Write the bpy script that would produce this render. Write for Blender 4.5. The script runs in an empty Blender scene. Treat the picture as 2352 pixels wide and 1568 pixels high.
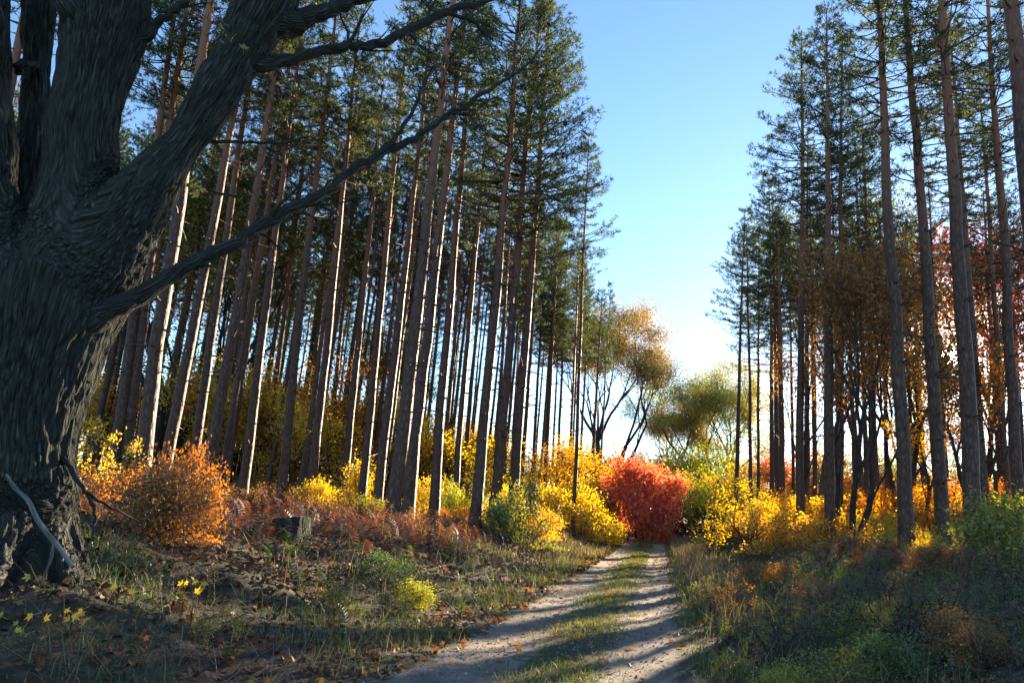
import bpy, math, random
import numpy as np
from mathutils import Matrix, Vector, noise

# ------------------------------------------------------------------ camera, world, sun, exposure
R = math.radians
scene = bpy.context.scene
COL = scene.collection
CAM_Z = 1.65
PITCH, ROLL = R(13.1), R(4.8)
F = 1672.0                                   # focal length in pixels of a 2352 px wide picture
ROAD_AZ = R(12.416)
SUN_AZ, SUN_EL = R(32.1), R(12.75)

camd = bpy.data.cameras.new('camera')
cam = bpy.data.objects.new('camera', camd)
COL.objects.link(cam)
camd.sensor_width = 36.0
camd.lens = 36.0 * F / 2352.0
camd.clip_start = 0.05
camd.clip_end = 6000
MC = Matrix.Rotation(math.pi / 2 + PITCH, 4, 'X') @ Matrix.Rotation(ROLL, 4, 'Z')
cam.matrix_world = Matrix.Translation((0, 0, CAM_Z)) @ MC
scene.camera = cam

world = bpy.data.worlds.new('World')
scene.world = world
world.use_nodes = True
wn, wl = world.node_tree.nodes, world.node_tree.links
wn.clear()
wo = wn.new('ShaderNodeOutputWorld')
bg = wn.new('ShaderNodeBackground')
sky = wn.new('ShaderNodeTexSky')
sky.sky_type = 'NISHITA'
sky.sun_disc = False
sky.sun_elevation = SUN_EL
sky.sun_rotation = SUN_AZ
sky.altitude = 200
sky.air_density = 1.0
sky.dust_density = 0.12
sky.ozone_density = 3.2
bg.inputs['Strength'].default_value = 0.07
wl.new(sky.outputs[0], bg.inputs['Color'])
# the sun's own disc and its narrow aureole, seen through the trees
SUN_DIR = Vector((math.sin(SUN_AZ) * math.cos(SUN_EL), math.cos(SUN_AZ) * math.cos(SUN_EL), math.sin(SUN_EL)))
tcw = wn.new('ShaderNodeTexCoord')
dot = wn.new('ShaderNodeVectorMath'); dot.operation = 'DOT_PRODUCT'
dot.inputs[1].default_value = SUN_DIR
wl.new(tcw.outputs['Generated'], dot.inputs[0])
ramp = wn.new('ShaderNodeMapRange')
ramp.interpolation_type = 'SMOOTHSTEP'
ramp.inputs['From Min'].default_value = math.cos(R(0.75))
ramp.inputs['From Max'].default_value = math.cos(R(0.45))
ramp.inputs['To Min'].default_value = 0.0
ramp.inputs['To Max'].default_value = 60.0
wl.new(dot.outputs['Value'], ramp.inputs['Value'])
bg2 = wn.new('ShaderNodeBackground')
bg2.inputs['Color'].default_value = (1.0, 0.87, 0.62, 1)
wl.new(ramp.outputs[0], bg2.inputs['Strength'])
mr2 = wn.new('ShaderNodeMapRange'); mr2.interpolation_type = 'SMOOTHERSTEP'
mr2.inputs['From Min'].default_value = math.cos(R(6)); mr2.inputs['From Max'].default_value = 1.0
mr2.inputs['To Min'].default_value = 0.0; mr2.inputs['To Max'].default_value = 1.0
wl.new(dot.outputs['Value'], mr2.inputs['Value'])
sm_ = wn.new('ShaderNodeMath'); sm_.operation = 'ADD'; wl.new(ramp.outputs[0], sm_.inputs[0]); wl.new(mr2.outputs[0], sm_.inputs[1])
wl.new(sm_.outputs[0], bg2.inputs['Strength'])
addw = wn.new('ShaderNodeAddShader')
wl.new(bg.outputs[0], addw.inputs[0]); wl.new(bg2.outputs[0], addw.inputs[1])
wl.new(addw.outputs[0], wo.inputs['Surface'])

sund = bpy.data.lights.new('sun', 'SUN')
sund.energy = 5.0
sund.angle = R(0.5)
sund.color = (1.0, 0.80, 0.55)
sun = bpy.data.objects.new('sun', sund)
sun.rotation_euler = SUN_DIR.to_track_quat('Z', 'Y').to_euler()
COL.objects.link(sun)

scene.view_settings.view_transform = 'Standard'
scene.view_settings.look = 'None'
scene.view_settings.gamma = 1
scene.view_settings.use_curve_mapping = False
scene.view_settings.exposure = 2.4
cy = scene.cycles
cy.max_bounces = 6; cy.diffuse_bounces = 3; cy.glossy_bounces = 2; cy.transmission_bounces = 4
cy.transparent_max_bounces = 4
cy.use_denoising = True
cy.sample_clamp_indirect = 6.0
cy.caustics_reflective = False; cy.caustics_refractive = False

# ------------------------------------------------------------------ frames of reference
M3 = np.array([[MC[i][j] for j in range(3)] for i in range(3)])

def ray(px, py):
    v = M3 @ np.array([(px - 1176) / F, -(py - 784) / F, -1.0])
    return v / np.linalg.norm(v)

def Q(px, py, d):                             # point seen at (px, py) at horizontal distance d
    v = ray(px, py)
    return np.array([0, 0, CAM_Z]) + v * (d / math.hypot(v[0], v[1]))

CA, SA = math.cos(ROAD_AZ), math.sin(ROAD_AZ)

def st(x, y):
    return x * CA - y * SA, x * SA + y * CA

def xy(s, t):
    return s * CA + t * SA, -s * SA + t * CA

def sstep(a, b, v):
    u = np.clip((v - a) / (b - a), 0, 1)
    return u * u * (3 - 2 * u)

def road_c(t):                                # lateral position of the road's centre: the lane bends right past 60 m
    t = np.asarray(t, float)
    return -1.05 + 0.012 * np.clip(t - 62, 0, None) ** 2

def road_h(t):                                # half width
    return 1.5 - 0.25 * sstep(30, 60, np.asarray(t, float))

def wob(x, y, k=1.0, a=0.0):
    return (np.sin(x * k * 1.13 + 1.7 + a) * np.cos(y * k * 0.91 - 0.6 + a) + 0.5 * np.sin(x * k * 2.7 + y * k * 1.9 + 2 * a)
            + 0.25 * np.sin(x * k * 5.1 - y * k * 6.3 + a))

def terrain(x, y):
    x = np.asarray(x, float); y = np.asarray(y, float)
    s, t = st(x, y)
    u = s - (road_c(t) + 1.05)
    near = 1 - sstep(60, 90, t)
    left = 0.85 * sstep(2.9, 6.4, -u) + 0.6 * sstep(6, 22, -u) + 0.5 * sstep(20, 60, -u)
    right = 1.25 * sstep(0.7, 6.2, u) + 0.3 * sstep(5, 12, u) + 0.3 * sstep(12, 60, u)
    z = np.where(u < 0, left, right) * (0.35 + 0.65 * near)
    z = z + 0.013 * np.clip(t - 32, 0, 120)
    off = sstep(1.6, 3.5, np.abs(u + 1.05))
    z = z + off * (0.07 * wob(x, y, 0.8) + 0.05 * wob(x, y, 2.3, 1.0) + 0.018 * wob(x, y, 6.1, 2.0))
    z = z + 0.40 * np.exp(-((x + 4.4) ** 2 + (y - 7.4) ** 2) / 10.0)
    # wheel ruts either side of a slightly raised middle
    c = u + 1.05
    rut = -0.045 * np.exp(-((c + 0.85) / 0.42) ** 2) - 0.045 * np.exp(-((c - 0.85) / 0.42) ** 2)
    z = z + rut + 0.012 * wob(x, y, 3.1, 3.0) * (1 - off)
    return z

# ------------------------------------------------------------------ mesh helpers
class MB:
    def __init__(self):
        self.v = []; self.f = []; self.n = 0; self.tint = []; self.mat = []; self.vec = []
        self.has_vec = False

    def add(self, v, f, tint=0.5, mat=0, vec=None):
        v = np.asarray(v, float).reshape(-1, 3); f = np.asarray(f, int)
        self.v.append(v)
        self.f.append(f + self.n)
        self.tint.append(np.broadcast_to(np.asarray(tint, float), (len(f),)).copy())
        self.mat.append(np.full(len(f), mat, int))
        self.vec.append(np.zeros((len(v), 3)) if vec is None else vec)
        if vec is not None: self.has_vec = True
        self.n += len(v)

    def mesh(self, name, mats, smooth=False):
        me = bpy.data.meshes.new(name)
        V = np.concatenate(self.v); me.vertices.add(len(V)); me.vertices.foreach_set('co', V.ravel())
        idx = np.concatenate([a.ravel() for a in self.f])
        tot = np.concatenate([np.full(len(a), a.shape[1]) for a in self.f])
        start = np.concatenate([[0], np.cumsum(tot)[:-1]])
        me.loops.add(len(idx)); me.loops.foreach_set('vertex_index', idx.astype(np.int32))
        me.polygons.add(len(tot)); me.polygons.foreach_set('loop_start', start.astype(np.int32))
        me.polygons.foreach_set('loop_total', tot.astype(np.int32))
        me.polygons.foreach_set('material_index', np.concatenate(self.mat).astype(np.int32))
        sm = np.full(len(tot), bool(smooth)) if smooth != 'wood' else np.concatenate(self.mat) == 0
        me.polygons.foreach_set('use_smooth', sm)
        a = me.attributes.new('tint', 'FLOAT', 'FACE'); a.data.foreach_set('value', np.concatenate(self.tint).astype(np.float32))
        if self.has_vec:
            b = me.attributes.new('grain', 'FLOAT_VECTOR', 'POINT'); b.data.foreach_set('vector', np.concatenate(self.vec).astype(np.float32).ravel())
        me.update(calc_edges=True)
        for m in mats: me.materials.append(m)
        return me

def link(name, me, parent=None, loc=None):
    o = bpy.data.objects.new(name, me)
    COL.objects.link(o)
    if parent is not None: o.parent = parent
    if loc is not None: o.location = loc
    return o

def tag(o, label=None, cat=None, group=None, kind=None):
    for k, v in (('label', label), ('category', cat), ('group', group), ('kind', kind)):
        if v: o[k] = v
    return o

def empty(name, loc, label, cat, group=None):
    o = link(name, None, None, loc)
    o.empty_display_size = 0.3
    return tag(o, label, cat, group)

def smooth_path(pts, rad, sub=4):             # Catmull-Rom through the points
    P = np.asarray(pts, float); r = np.asarray(rad, float)
    if len(P) < 3: sub = 1
    Pe = np.vstack([2 * P[0] - P[1], P, 2 * P[-1] - P[-2]]); re = np.concatenate([[r[0]], r, [r[-1]]])
    out, ro = [], []
    for i in range(1, len(P)):
        p0, p1, p2, p3 = Pe[i - 1], Pe[i], Pe[i + 1], Pe[i + 2]
        for k in range(sub):
            u = k / sub
            out.append(0.5 * ((2 * p1) + (-p0 + p2) * u + (2 * p0 - 5 * p1 + 4 * p2 - p3) * u * u + (-p0 + 3 * p1 - 3 * p2 + p3) * u ** 3))
            ro.append(re[i] * (1 - u) + re[i + 1] * u)
    out.append(P[-1]); ro.append(r[-1])
    return np.array(out), np.array(ro)

def tube(mb, P, r, sides=6, mat=0, tint=0.5, cap=True, rough=0.0, rng=None):
    P = np.asarray(P, float); r = np.asarray(r, float); n = len(P)
    T = np.gradient(P, axis=0); T /= np.linalg.norm(T, axis=1)[:, None] + 1e-9
    ref = np.array([1.0, 0, 0]) if abs(T[0][0]) < 0.8 else np.array([0, 1.0, 0])
    U = np.cross(T, ref)
    bad = np.linalg.norm(U, axis=1) < 1e-3
    U[bad] = np.cross(T[bad], [0, 0, 1.0])
    U /= np.linalg.norm(U, axis=1)[:, None] + 1e-9
    for i in range(1, n):                     # keep the frame from flipping
        u = U[i - 1] - T[i] * np.dot(U[i - 1], T[i]); U[i] = u / (np.linalg.norm(u) + 1e-9)
    W = np.cross(T, U)
    a = np.arange(sides) * 2 * math.pi / sides
    rr = r[:, None] * np.ones(sides)
    if rough and rng is not None:
        rr = rr * (1 + rough * rng.standard_normal(rr.shape))
    V = P[:, None, :] + rr[..., None] * (np.cos(a)[None, :, None] * U[:, None, :] + np.sin(a)[None, :, None] * W[:, None, :])
    i = np.arange(n - 1)[:, None] * sides; j = np.arange(sides)[None, :]; k = (j + 1) % sides
    f = np.stack([i + j, i + k, i + sides + k, i + sides + j], -1).reshape(-1, 4)
    along = np.concatenate([[0], np.cumsum(np.linalg.norm(np.diff(P, axis=0), axis=1))])
    vec = np.stack([rr * np.cos(a)[None, :], rr * np.sin(a)[None, :], np.repeat(along[:, None], sides, 1)], -1).reshape(-1, 3)
    mb.add(V.reshape(-1, 3), f, tint, mat, vec)
    if cap:
        top = V[-1]; mb.add(np.vstack([top, P[-1] + T[-1] * r[-1] * 0.4]), [[q, (q + 1) % sides, sides] for q in range(sides)], tint, mat,
                            np.zeros((sides + 1, 3)) + [0, 0, along[-1]])

def unit(v):
    return v / (np.linalg.norm(v, axis=-1, keepdims=True) + 1e-9)

def leaf_quads(mb, C, size, rng, tint, mat=0, flat=0.0, aspect=0.62):
    n = len(C)
    u = unit(rng.standard_normal((n, 3)) * [1, 1, 1 - 0.75 * flat])
    w = unit(np.cross(u, unit(rng.standard_normal((n, 3)) * [1 - 0.6 * flat, 1 - 0.6 * flat, 1] + [0, 0, flat])))
    nn = np.cross(u, w)
    L = size * rng.uniform(0.6, 1.3, (n, 1))
    a = C - u * L * 0.5; c = C + u * L * 0.5
    m = C - u * L * 0.06
    b = m + w * L * aspect * 0.5 + nn * L * 0.14; d = m - w * L * aspect * 0.5 + nn * L * 0.14
    V = np.stack([a, b, c, d], 1).reshape(-1, 3)
    i = np.arange(n)[:, None] * 4
    mb.add(V, i + np.array([[0, 1, 2, 3]]), tint, mat)

def tufts(mb, C, D, rng, rad, k, w, tint, mat=1):
    """pine needle tufts: k thin tapered triangles fanned about direction D"""
    n = len(C)
    dd = unit(D[:, None, :] * 0.75 + rng.standard_normal((n, k, 3)) * 0.75)
    L = rad * rng.uniform(0.7, 1.25, (n, k, 1))
    side = unit(np.cross(dd, rng.standard_normal((n, k, 3))))
    base = C[:, None, :] - D[:, None, :] * rad * 0.25 * rng.uniform(0, 1, (n, k, 1))
    V = np.stack([base - side * w * 0.5 + dd * L * 0.2, base + side * w * 0.5 + dd * L * 0.2, base + dd * L], 2).reshape(-1, 3)
    i = np.arange(n * k)[:, None] * 3
    mb.add(V, i + np.array([[0, 1, 2]]), np.repeat(tint, k), mat)

def blades(mb, X, Y, Z, h, w, lean, rng, tint, mat=0):
    n = len(X)
    a = rng.uniform(0, 2 * math.pi, n); b = rng.uniform(0, 2 * math.pi, n)
    base = np.stack([X, Y, Z], 1)
    side = np.stack([np.cos(a), np.sin(a), np.zeros(n)], 1) * (w[:, None] * 0.5)
    ld = np.stack([np.cos(b), np.sin(b), np.zeros(n)], 1) * (lean * h)[:, None]
    up = np.array([0, 0, 1.0])
    m = base + up * (h * 0.55)[:, None] + ld * 0.3
    tip = base + up * (h * np.sqrt(np.clip(1 - lean ** 2 * 0.5, 0.1, 1)))[:, None] + ld
    V = np.stack([base - side, base + side, m + side * 0.75, m - side * 0.75, tip], 1).reshape(-1, 3)
    i = np.arange(n)[:, None] * 5
    off = np.zeros((0, 3))
    mb.add(V, i + np.array([[0, 1, 2, 3]]), tint, mat)
    mb.n -= len(V); mb.add_extra = None
    mb.f.append(i + np.array([[3, 2, 4]]) + mb.n); mb.tint.append(np.broadcast_to(np.asarray(tint, float), (n,)).copy()); mb.mat.append(np.full(n, mat, int))
    mb.n += len(V)

# ------------------------------------------------------------------ materials
def new_mat(name):
    m = bpy.data.materials.new(name); m.use_nodes = True
    nt = m.node_tree; nt.nodes.clear()
    out = nt.nodes.new('ShaderNodeOutputMaterial')
    return m, nt.nodes, nt.links, out

def ramp_node(n, cols, pos=None):
    r = n.new('ShaderNodeValToRGB'); e = r.color_ramp.elements
    k = len(cols); pos = pos or [i / (k - 1) for i in range(k)]
    e[0].position = pos[0]; e[0].color = (*cols[0], 1); e[1].position = pos[-1]; e[1].color = (*cols[-1], 1)
    for p, c in zip(pos[1:-1], cols[1:-1]):
        q = e.new(p); q.color = (*c, 1)
    return r

def leaf_mat(name, cols, trans=0.45, rough=0.55, vary=0.25, gloss=0.06):
    m, n, l, out = new_mat(name)
    at = n.new('ShaderNodeAttribute'); at.attribute_name = 'tint'
    oi = n.new('ShaderNodeObjectInfo')
    mr = n.new('ShaderNodeMath'); mr.operation = 'MULTIPLY_ADD'; mr.inputs[1].default_value = vary; 
    l.new(oi.outputs['Random'], mr.inputs[0])
    sub = n.new('ShaderNodeMath'); sub.operation = 'SUBTRACT'; sub.inputs[1].default_value = vary * 0.5
    l.new(at.outputs['Fac'], mr.inputs[2]); l.new(mr.outputs[0], sub.inputs[0])
    rp = ramp_node(n, cols); l.new(sub.outputs[0], rp.inputs[0])
    d = n.new('ShaderNodeBsdfDiffuse'); t = n.new('ShaderNodeBsdfTranslucent'); g = n.new('ShaderNodeBsdfGlossy')
    g.inputs['Roughness'].default_value = rough
    g.inputs['Color'].default_value = (1, 1, 1, 1)
    l.new(rp.outputs[0], d.inputs['Color'])
    hs = n.new('ShaderNodeHueSaturation'); hs.inputs['Saturation'].default_value = 1.12; hs.inputs['Value'].default_value = 1.15
    l.new(rp.outputs[0], hs.inputs['Color']); l.new(hs.outputs[0], t.inputs['Color'])
    mx = n.new('ShaderNodeMixShader'); mx.inputs[0].default_value = trans
    l.new(d.outputs[0], mx.inputs[1]); l.new(t.outputs[0], mx.inputs[2])
    m2 = n.new('ShaderNodeMixShader'); m2.inputs[0].default_value = gloss
    l.new(mx.outputs[0], m2.inputs[1]); l.new(g.outputs[0], m2.inputs[2])
    l.new(m2.outputs[0], out.inputs['Surface'])
    return m

def bark_mat(name, c1, c2, c3, scale=(9, 9, 1.6), bump=0.02, grain=False, moss=None, upper=None, zup=(8, 16), warp=0.7, moss_amt=0.65, rough=0.85, spec=0.25):
    m, n, l, out = new_mat(name)
    if grain:
        at = n.new('ShaderNodeAttribute'); at.attribute_name = 'grain'; co = at.outputs['Vector']
    else:
        tc = n.new('ShaderNodeTexCoord'); co = tc.outputs['Object']
    oi = n.new('ShaderNodeObjectInfo')
    mp = n.new('ShaderNodeMapping'); mp.inputs['Scale'].default_value = scale
    l.new(co, mp.inputs['Vector'])
    sh = n.new('ShaderNodeVectorMath'); sh.operation = 'ADD'
    ml = n.new('ShaderNodeMath'); ml.operation = 'MULTIPLY'; ml.inputs[1].default_value = 40
    l.new(oi.outputs['Random'], ml.inputs[0]); l.new(ml.outputs[0], sh.inputs[1]); l.new(mp.outputs[0], sh.inputs[0])
    vo = n.new('ShaderNodeTexVoronoi'); vo.feature = 'DISTANCE_TO_EDGE'; vo.inputs['Scale'].default_value = 1.0
    nz = n.new('ShaderNodeTexNoise'); nz.inputs['Scale'].default_value = 2.2; nz.inputs['Detail'].default_value = 8
    n2 = n.new('ShaderNodeTexNoise'); n2.inputs['Scale'].default_value = 0.35; n2.inputs['Detail'].default_value = 3
    wv = n.new('ShaderNodeVectorMath'); wv.operation = 'ADD'
    sc = n.new('ShaderNodeVectorMath'); sc.operation = 'SCALE'; sc.inputs['Scale'].default_value = warp
    l.new(sh.outputs[0], nz.inputs['Vector']); l.new(sh.outputs[0], n2.inputs['Vector'])
    l.new(nz.outputs['Color'], sc.inputs[0]); l.new(sc.outputs[0], wv.inputs[0]); l.new(sh.outputs[0], wv.inputs[1])
    l.new(wv.outputs[0], vo.inputs['Vector'])
    cr = n.new('ShaderNodeMapRange'); cr.inputs['From Min'].default_value = 0.0; cr.inputs['From Max'].default_value = 0.35
    l.new(vo.outputs['Distance'], cr.inputs['Value'])
    rp = ramp_node(n, [c1, c2, c3], [0.25, 0.5, 0.8]); l.new(nz.outputs['Fac'], rp.inputs[0])
    mx = n.new('ShaderNodeMixRGB'); mx.blend_type = 'MULTIPLY'; mx.inputs[0].default_value = 1.0
    r2 = ramp_node(n, [(0.42, 0.4, 0.38), (1, 1, 1)]); l.new(cr.outputs[0], r2.inputs[0])
    l.new(rp.outputs[0], mx.inputs[1]); l.new(r2.outputs[0], mx.inputs[2])
    col = mx.outputs[0]
    if upper is not None:
        tz = n.new('ShaderNodeTexCoord'); sx = n.new('ShaderNodeSeparateXYZ'); l.new(tz.outputs['Object'], sx.inputs[0])
        mz = n.new('ShaderNodeMapRange'); mz.inputs['From Min'].default_value = zup[0]; mz.inputs['From Max'].default_value = zup[1]
        l.new(sx.outputs['Z'], mz.inputs['Value'])
        mu = n.new('ShaderNodeMixRGB'); l.new(mz.outputs[0], mu.inputs[0]); l.new(col, mu.inputs[1]); mu.inputs[2].default_value = (*upper, 1)
        col = mu.outputs[0]
    if moss is not None:
        rm = ramp_node(n, [(0, 0, 0), (1, 1, 1)], [0.48, 0.62]); l.new(n2.outputs['Fac'], rm.inputs[0])
        hm = n.new('ShaderNodeMath'); hm.operation = 'MULTIPLY'; hm.inputs[1].default_value = moss_amt; l.new(rm.outputs[0], hm.inputs[0])
        mm = n.new('ShaderNodeMixRGB'); l.new(hm.outputs[0], mm.inputs[0]); l.new(col, mm.inputs[1]); mm.inputs[2].default_value = (*moss, 1)
        col = mm.outputs[0]
    p = n.new('ShaderNodeBsdfPrincipled'); p.inputs['Roughness'].default_value = rough
    p.inputs['Specular IOR Level'].default_value = spec
    l.new(col, p.inputs['Base Color'])
    ad = n.new('ShaderNodeMath'); ad.operation = 'MULTIPLY_ADD'; ad.inputs[1].default_value = 0.6
    l.new(nz.outputs['Fac'], ad.inputs[0]); l.new(cr.outputs[0], ad.inputs[2])
    bp = n.new('ShaderNodeBump'); bp.inputs['Strength'].default_value = 0.9; bp.inputs['Distance'].default_value = bump
    l.new(ad.outputs[0], bp.inputs['Height']); l.new(bp.outputs[0], p.inputs['Normal'])
    l.new(p.outputs[0], out.inputs['Surface'])
    return m

M = {}
M['pine_bark'] = bark_mat('pine_bark', (0.06, 0.034, 0.027), (0.12, 0.066, 0.048), (0.21, 0.12, 0.085), scale=(11, 11, 3.2), bump=0.010, rough=0.6, spec=0.3,
                          upper=(0.38, 0.17, 0.09), zup=(9, 19))
M['old_bark'] = bark_mat('old_bark', (0.026, 0.028, 0.025), (0.062, 0.066, 0.058), (0.14, 0.148, 0.132), scale=(34, 34, 3.0), bump=0.035, grain=True,
                         moss=(0.04, 0.052, 0.036), warp=0.35, moss_amt=0.45)
M['dark_bark'] = bark_mat('dark_bark', (0.03, 0.026, 0.024), (0.06, 0.052, 0.046), (0.11, 0.10, 0.09), scale=(10, 10, 1.5), bump=0.02, grain=True)
M['grey_bark'] = bark_mat('grey_bark', (0.08, 0.07, 0.06), (0.15, 0.13, 0.11), (0.24, 0.21, 0.18), scale=(10, 10, 1.5), bump=0.015, grain=True)
M['pale_wood'] = bark_mat('pale_wood', (0.14, 0.135, 0.13), (0.24, 0.23, 0.22), (0.34, 0.33, 0.31), scale=(22, 22, 3), bump=0.004, grain=True)
M['twig'] = leaf_mat('twig', [(0.05, 0.04, 0.035), (0.10, 0.085, 0.075)], trans=0.0, gloss=0.02)
M['needles'] = leaf_mat('needles', [(0.028, 0.05, 0.022), (0.062, 0.09, 0.028), (0.12, 0.14, 0.038), (0.24, 0.18, 0.05)], trans=0.42, gloss=0.035, rough=0.5, vary=0.2)
M['spruce'] = leaf_mat('spruce', [(0.015, 0.035, 0.018), (0.03, 0.06, 0.022), (0.05, 0.09, 0.03)], trans=0.25)
M['yellow'] = leaf_mat('yellow_leaves', [(0.50, 0.40, 0.03), (0.68, 0.46, 0.02), (0.78, 0.54, 0.03), (0.74, 0.40, 0.02)], trans=0.62)
M['gold'] = leaf_mat('golden_leaves', [(0.50, 0.30, 0.03), (0.66, 0.36, 0.02), (0.76, 0.43, 0.02), (0.72, 0.28, 0.02)], trans=0.62)
M['orange'] = leaf_mat('orange_leaves', [(0.30, 0.10, 0.02), (0.50, 0.17, 0.015), (0.62, 0.24, 0.02), (0.58, 0.14, 0.02)], trans=0.58)
M['red'] = leaf_mat('red_leaves', [(0.50, 0.09, 0.07), (0.70, 0.16, 0.11), (0.76, 0.26, 0.14), (0.72, 0.34, 0.12)], trans=0.6)
M['rust'] = leaf_mat('rusty_leaves', [(0.13, 0.07, 0.03), (0.24, 0.12, 0.035), (0.34, 0.15, 0.035), (0.30, 0.20, 0.05)], trans=0.5)
M['brown'] = leaf_mat('brown_leaves', [(0.09, 0.05, 0.03), (0.17, 0.085, 0.045), (0.26, 0.13, 0.06), (0.34, 0.17, 0.06)], trans=0.3)
M['olive'] = leaf_mat('olive_leaves', [(0.07, 0.10, 0.025), (0.15, 0.18, 0.03), (0.28, 0.27, 0.035), (0.38, 0.26, 0.04)], trans=0.5)
M['green'] = leaf_mat('green_leaves', [(0.035, 0.08, 0.025), (0.07, 0.14, 0.03), (0.13, 0.20, 0.035), (0.28, 0.28, 0.04)], trans=0.5)
M['lime'] = leaf_mat('lime_leaves', [(0.22, 0.28, 0.03), (0.40, 0.40, 0.03), (0.58, 0.48, 0.03)], trans=0.55)
M['bronze'] = leaf_mat('bronze_leaves', [(0.12, 0.12, 0.03), (0.26, 0.20, 0.04), (0.44, 0.27, 0.05), (0.52, 0.25, 0.05)], trans=0.5)
M['pale_olive'] = leaf_mat('pale_olive_leaves', [(0.18, 0.22, 0.05), (0.30, 0.32, 0.06), (0.46, 0.40, 0.07), (0.50, 0.34, 0.07)], trans=0.55)
M['wine'] = leaf_mat('wine_leaves', [(0.16, 0.035, 0.03), (0.30, 0.06, 0.045), (0.42, 0.11, 0.06), (0.38, 0.17, 0.06)], trans=0.5)
M['litter'] = leaf_mat('litter', [(0.035, 0.020, 0.014), (0.075, 0.036, 0.022), (0.125, 0.06, 0.034), (0.18, 0.10, 0.06), (0.30, 0.13, 0.035)], trans=0.1, gloss=0.025)
M['litter_bright'] = leaf_mat('litter_bright', [(0.28, 0.12, 0.04), (0.42, 0.18, 0.04), (0.5, 0.33, 0.05)], trans=0.25)
M['bracken'] = leaf_mat('bracken', [(0.07, 0.028, 0.02), (0.14, 0.052, 0.03), (0.22, 0.082, 0.04), (0.30, 0.13, 0.05)], trans=0.35)
M['grass'] = leaf_mat('grass', [(0.03, 0.055, 0.012), (0.06, 0.095, 0.018), (0.12, 0.14, 0.025), (0.28, 0.23, 0.08)], trans=0.4)
M['dry_grass'] = leaf_mat('dry_grass', [(0.08, 0.065, 0.03), (0.15, 0.12, 0.055), (0.25, 0.195, 0.095), (0.36, 0.285, 0.15)], trans=0.4)
M['weed'] = leaf_mat('weed', [(0.04, 0.032, 0.02), (0.08, 0.066, 0.036), (0.15, 0.125, 0.07), (0.09, 0.11, 0.03)], trans=0.3)
M['green_weed'] = leaf_mat('green_weed', [(0.035, 0.075, 0.02), (0.06, 0.12, 0.025), (0.12, 0.17, 0.03), (0.30, 0.27, 0.04)], trans=0.4)

def ground_mat():
    m, n, l, out = new_mat('forest_floor')
    tc = n.new('ShaderNodeTexCoord')
    def nz(s, d=6):
        q = n.new('ShaderNodeTexNoise'); q.inputs['Scale'].default_value = s; q.inputs['Detail'].default_value = d
        l.new(tc.outputs['Object'], q.inputs['Vector']); return q
    a, b, c = nz(9), nz(0.7, 4), nz(34, 4)
    r1 = ramp_node(n, [(0.022, 0.016, 0.012), (0.05, 0.03, 0.02), (0.09, 0.055, 0.035), (0.14, 0.09, 0.055)], [0.3, 0.45, 0.58, 0.75])
    r2 = ramp_node(n, [(0.02, 0.028, 0.012), (0.042, 0.05, 0.02), (0.08, 0.07, 0.035)], [0.3, 0.5, 0.7])
    l.new(a.outputs['Fac'], r1.inputs[0]); l.new(c.outputs['Fac'], r2.inputs[0])
    rm = ramp_node(n, [(0, 0, 0), (1, 1, 1)], [0.46, 0.6]); l.new(b.outputs['Fac'], rm.inputs[0])
    mx = n.new('ShaderNodeMixRGB'); l.new(rm.outputs[0], mx.inputs[0]); l.new(r1.outputs[0], mx.inputs[1]); l.new(r2.outputs[0], mx.inputs[2])
    p = n.new('ShaderNodeBsdfPrincipled'); p.inputs['Roughness'].default_value = 0.95
    l.new(mx.outputs[0], p.inputs['Base Color'])
    bp = n.new('ShaderNodeBump'); bp.inputs['Distance'].default_value = 0.05; bp.inputs['Strength'].default_value = 0.8
    l.new(c.outputs['Fac'], bp.inputs['Height']); l.new(bp.outputs[0], p.inputs['Normal'])
    l.new(p.outputs[0], out.inputs['Surface'])
    return m

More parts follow.
